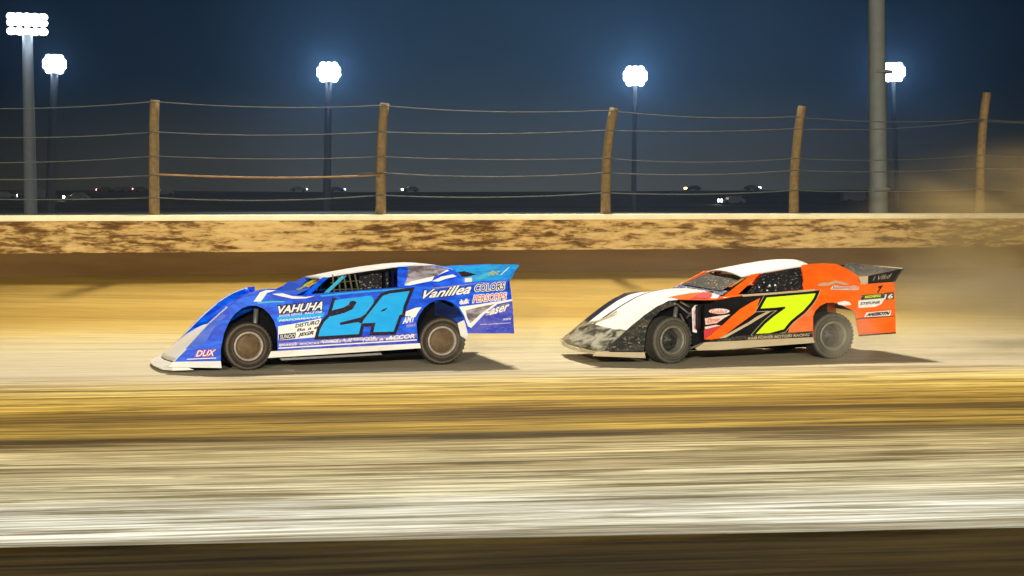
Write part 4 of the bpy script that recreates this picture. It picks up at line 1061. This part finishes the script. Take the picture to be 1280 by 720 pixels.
bg = nt.nodes.new('ShaderNodeBackground'); bg.inputs[1].default_value = 1.0
out = nt.nodes.new('ShaderNodeOutputWorld'); nt.links.new(tot, bg.inputs[0]); nt.links.new(bg.outputs[0], out.inputs['Surface'])

# ------------------------------------------------------------------ lamps
def spot(name, loc, target, power, col, size_deg, radius=.8, blend=.6):
    d = bpy.data.lights.new(name, 'SPOT'); d.energy = power; d.color = col; d.spot_size = R(size_deg); d.spot_blend = blend; d.shadow_soft_size = radius
    o = bpy.data.objects.new(name, d); COL.objects.link(o); o.location = loc
    o.rotation_euler = (Vector(target) - Vector(loc)).to_track_quat('-Z', 'Y').to_euler(); return o
KEY = (1.0, .92, .76)
spot('infield_floodlight', (-11, -32, 12), (0, 15.5, 0), 92000, KEY, 62)
spot('infield_floodlight', (5, -34, 13), (3, 15.5, 0), 70000, KEY, 62)
spot('trackside_floodlight', (4.5, 36, 21), (2.5, 17, 0), 46000, KEY, 74, 1.1)
for i, (p, pw, root, tp_, W, Hh, face) in enumerate(FLOODS):
    d = bpy.data.lights.new('floodlight_beam', 'SPOT'); d.energy = {1: 60, 2: 5500, 3: 30000, 4: 34000, 5: 20000}[pw]; d.spot_size = R(165); d.spot_blend = .6; d.color = (.60, .72, 1.0); d.shadow_soft_size = .5
    o = bpy.data.objects.new('floodlight_beam', d); COL.objects.link(o); o.location = p; o.rotation_euler = (face - UP * .15).to_track_quat('-Z', 'Y').to_euler()
sd = bpy.data.lights.new('sun', 'SUN'); sd.energy = .02; sd.angle = R(10); sd.color = (.6, .75, 1.0)
so = bpy.data.objects.new('sun', sd); COL.objects.link(so); so.rotation_euler = (R(50), 0, R(-30))

# ------------------------------------------------------------------ air
def haze_box(name, c, s, density, col, aniso=0.0):
    bm = bmesh.new(); add_box(bm, c, s)
    m = bpy.data.materials.new(name); m.use_nodes = True; t = m.node_tree; t.nodes.clear()
    o = t.nodes.new('ShaderNodeOutputMaterial'); v = t.nodes.new('ShaderNodeVolumePrincipled')
    v.inputs['Density'].default_value = density; v.inputs['Color'].default_value = (*col, 1); v.inputs['Anisotropy'].default_value = aniso
    t.links.new(v.outputs[0], o.inputs['Volume']); ob = link_bm(name, bm, m); return ob
HZ = haze_box('haze', (20, 420, 25), (1080, 1000, 60), .0002, (.30, .62, 1.0), .8)
tag(HZ, kind='stuff')

# DUSTY
def dust_cloud(name, label, centre, size, dens, col, scale, seed, floor=.42):
    bm = bmesh.new(); bmesh.ops.create_icosphere(bm, subdivisions=4, radius=.5)
    for v in bm.verts: v.co += v.co.normalized() * .06 * noise.noise(v.co * 3 + Vector((seed, 0, 0)))
    s = NT(name); tc = s.n('ShaderNodeTexCoord').outputs['Object']
    ln = s.n('ShaderNodeVectorMath', operation='LENGTH'); s.l(tc, ln.inputs[0])
    fall = s.ramp(s.math('MULTIPLY', ln.outputs['Value'], 2.0), [(0.0, 1.0), (.45, .75), (.92, 0.0)], 'EASE')
    nn = s.ramp(s.noise(s.mapping(tc, scale, (seed, seed, 0)), 1.0, 5, .6, .3), [(floor - .1, .05), (floor + .25, 1.0)])
    v = s.n('ShaderNodeVolumePrincipled'); v.inputs['Color'].default_value = (*col, 1); v.inputs['Anisotropy'].default_value = 0
    s.l(s.math('MULTIPLY', s.math('MULTIPLY', fall, nn), dens), v.inputs['Density']); s.l(v.outputs[0], s.out.inputs['Volume'])
    o = link_bm(name, bm, s.m); o.location = centre; o.scale = size; o.rotation_euler = (0, 0, math.atan(WK)); return tag(o, kind='stuff')
pc = at(1330, 262, 27.2); dust_cloud('dust_plume', '', (pc.x, pc.y, 1.9), (9.4, 3.2, 3.8), 1.0, (.72, .52, .22), (5, 3, 5), 2.3, .50)
pc = at(1195, 400, 24.8); dust_cloud('tyre_dust', '', (pc.x, pc.y, .75), (7.5, 2.2, 2.0), .6, (.85, .72, .48), (4, 2, 3), 5.1)
pc = at(1062, 420, 23.0); dust_cloud('tyre_dust', '', (pc.x, pc.y, .40), (1.3, .7, 1.1), 1.6, (.9, .8, .6), (4, 3, 3), 8.1, .45)
pc = at(655, 440, 23.4); dust_cloud('tyre_dust', '', (pc.x, pc.y, .45), (3.2, 1.2, 1.1), .5, (.85, .75, .52), (5, 3, 4), 3.3, .48)
pc = at(585, 435, 22.6); dust_cloud('tyre_dust', '', (pc.x, pc.y, .30), (.8, .5, .7), 1.0, (.9, .8, .6), (4, 3, 3), 6.6, .45)
pc = at(960, 360, 26.6); dust_cloud('tyre_dust', '', (pc.x, pc.y, 1.15), (15, 2.6, 2.6), .10, (.90, .80, .58), (6, 3, 4), 9.2, .46)
pc = at(620, 246, 60); dust_cloud('drifting_dust', '', (pc.x, pc.y, 1.2), (78, 34, 14), .017, (.80, .76, .62), (5, 3, 3), 4.7, .40)
# ------------------------------------------------------------------ render settings
scene.view_settings.view_transform = 'Standard'; scene.view_settings.look = 'None'
scene.view_settings.exposure = 0.0; scene.view_settings.gamma = 1.0; scene.view_settings.use_curve_mapping = False
scene.render.engine = 'CYCLES'; cy = scene.cycles
cy.use_denoising = True; cy.denoiser = 'OPENIMAGEDENOISE'; cy.max_bounces = 6; cy.diffuse_bounces = 3; cy.glossy_bounces = 3; cy.volume_bounces = 0
cy.use_light_tree = True; cy.sample_clamp_indirect = 4; cy.volume_step_rate = 2; cy.volume_max_steps = 128
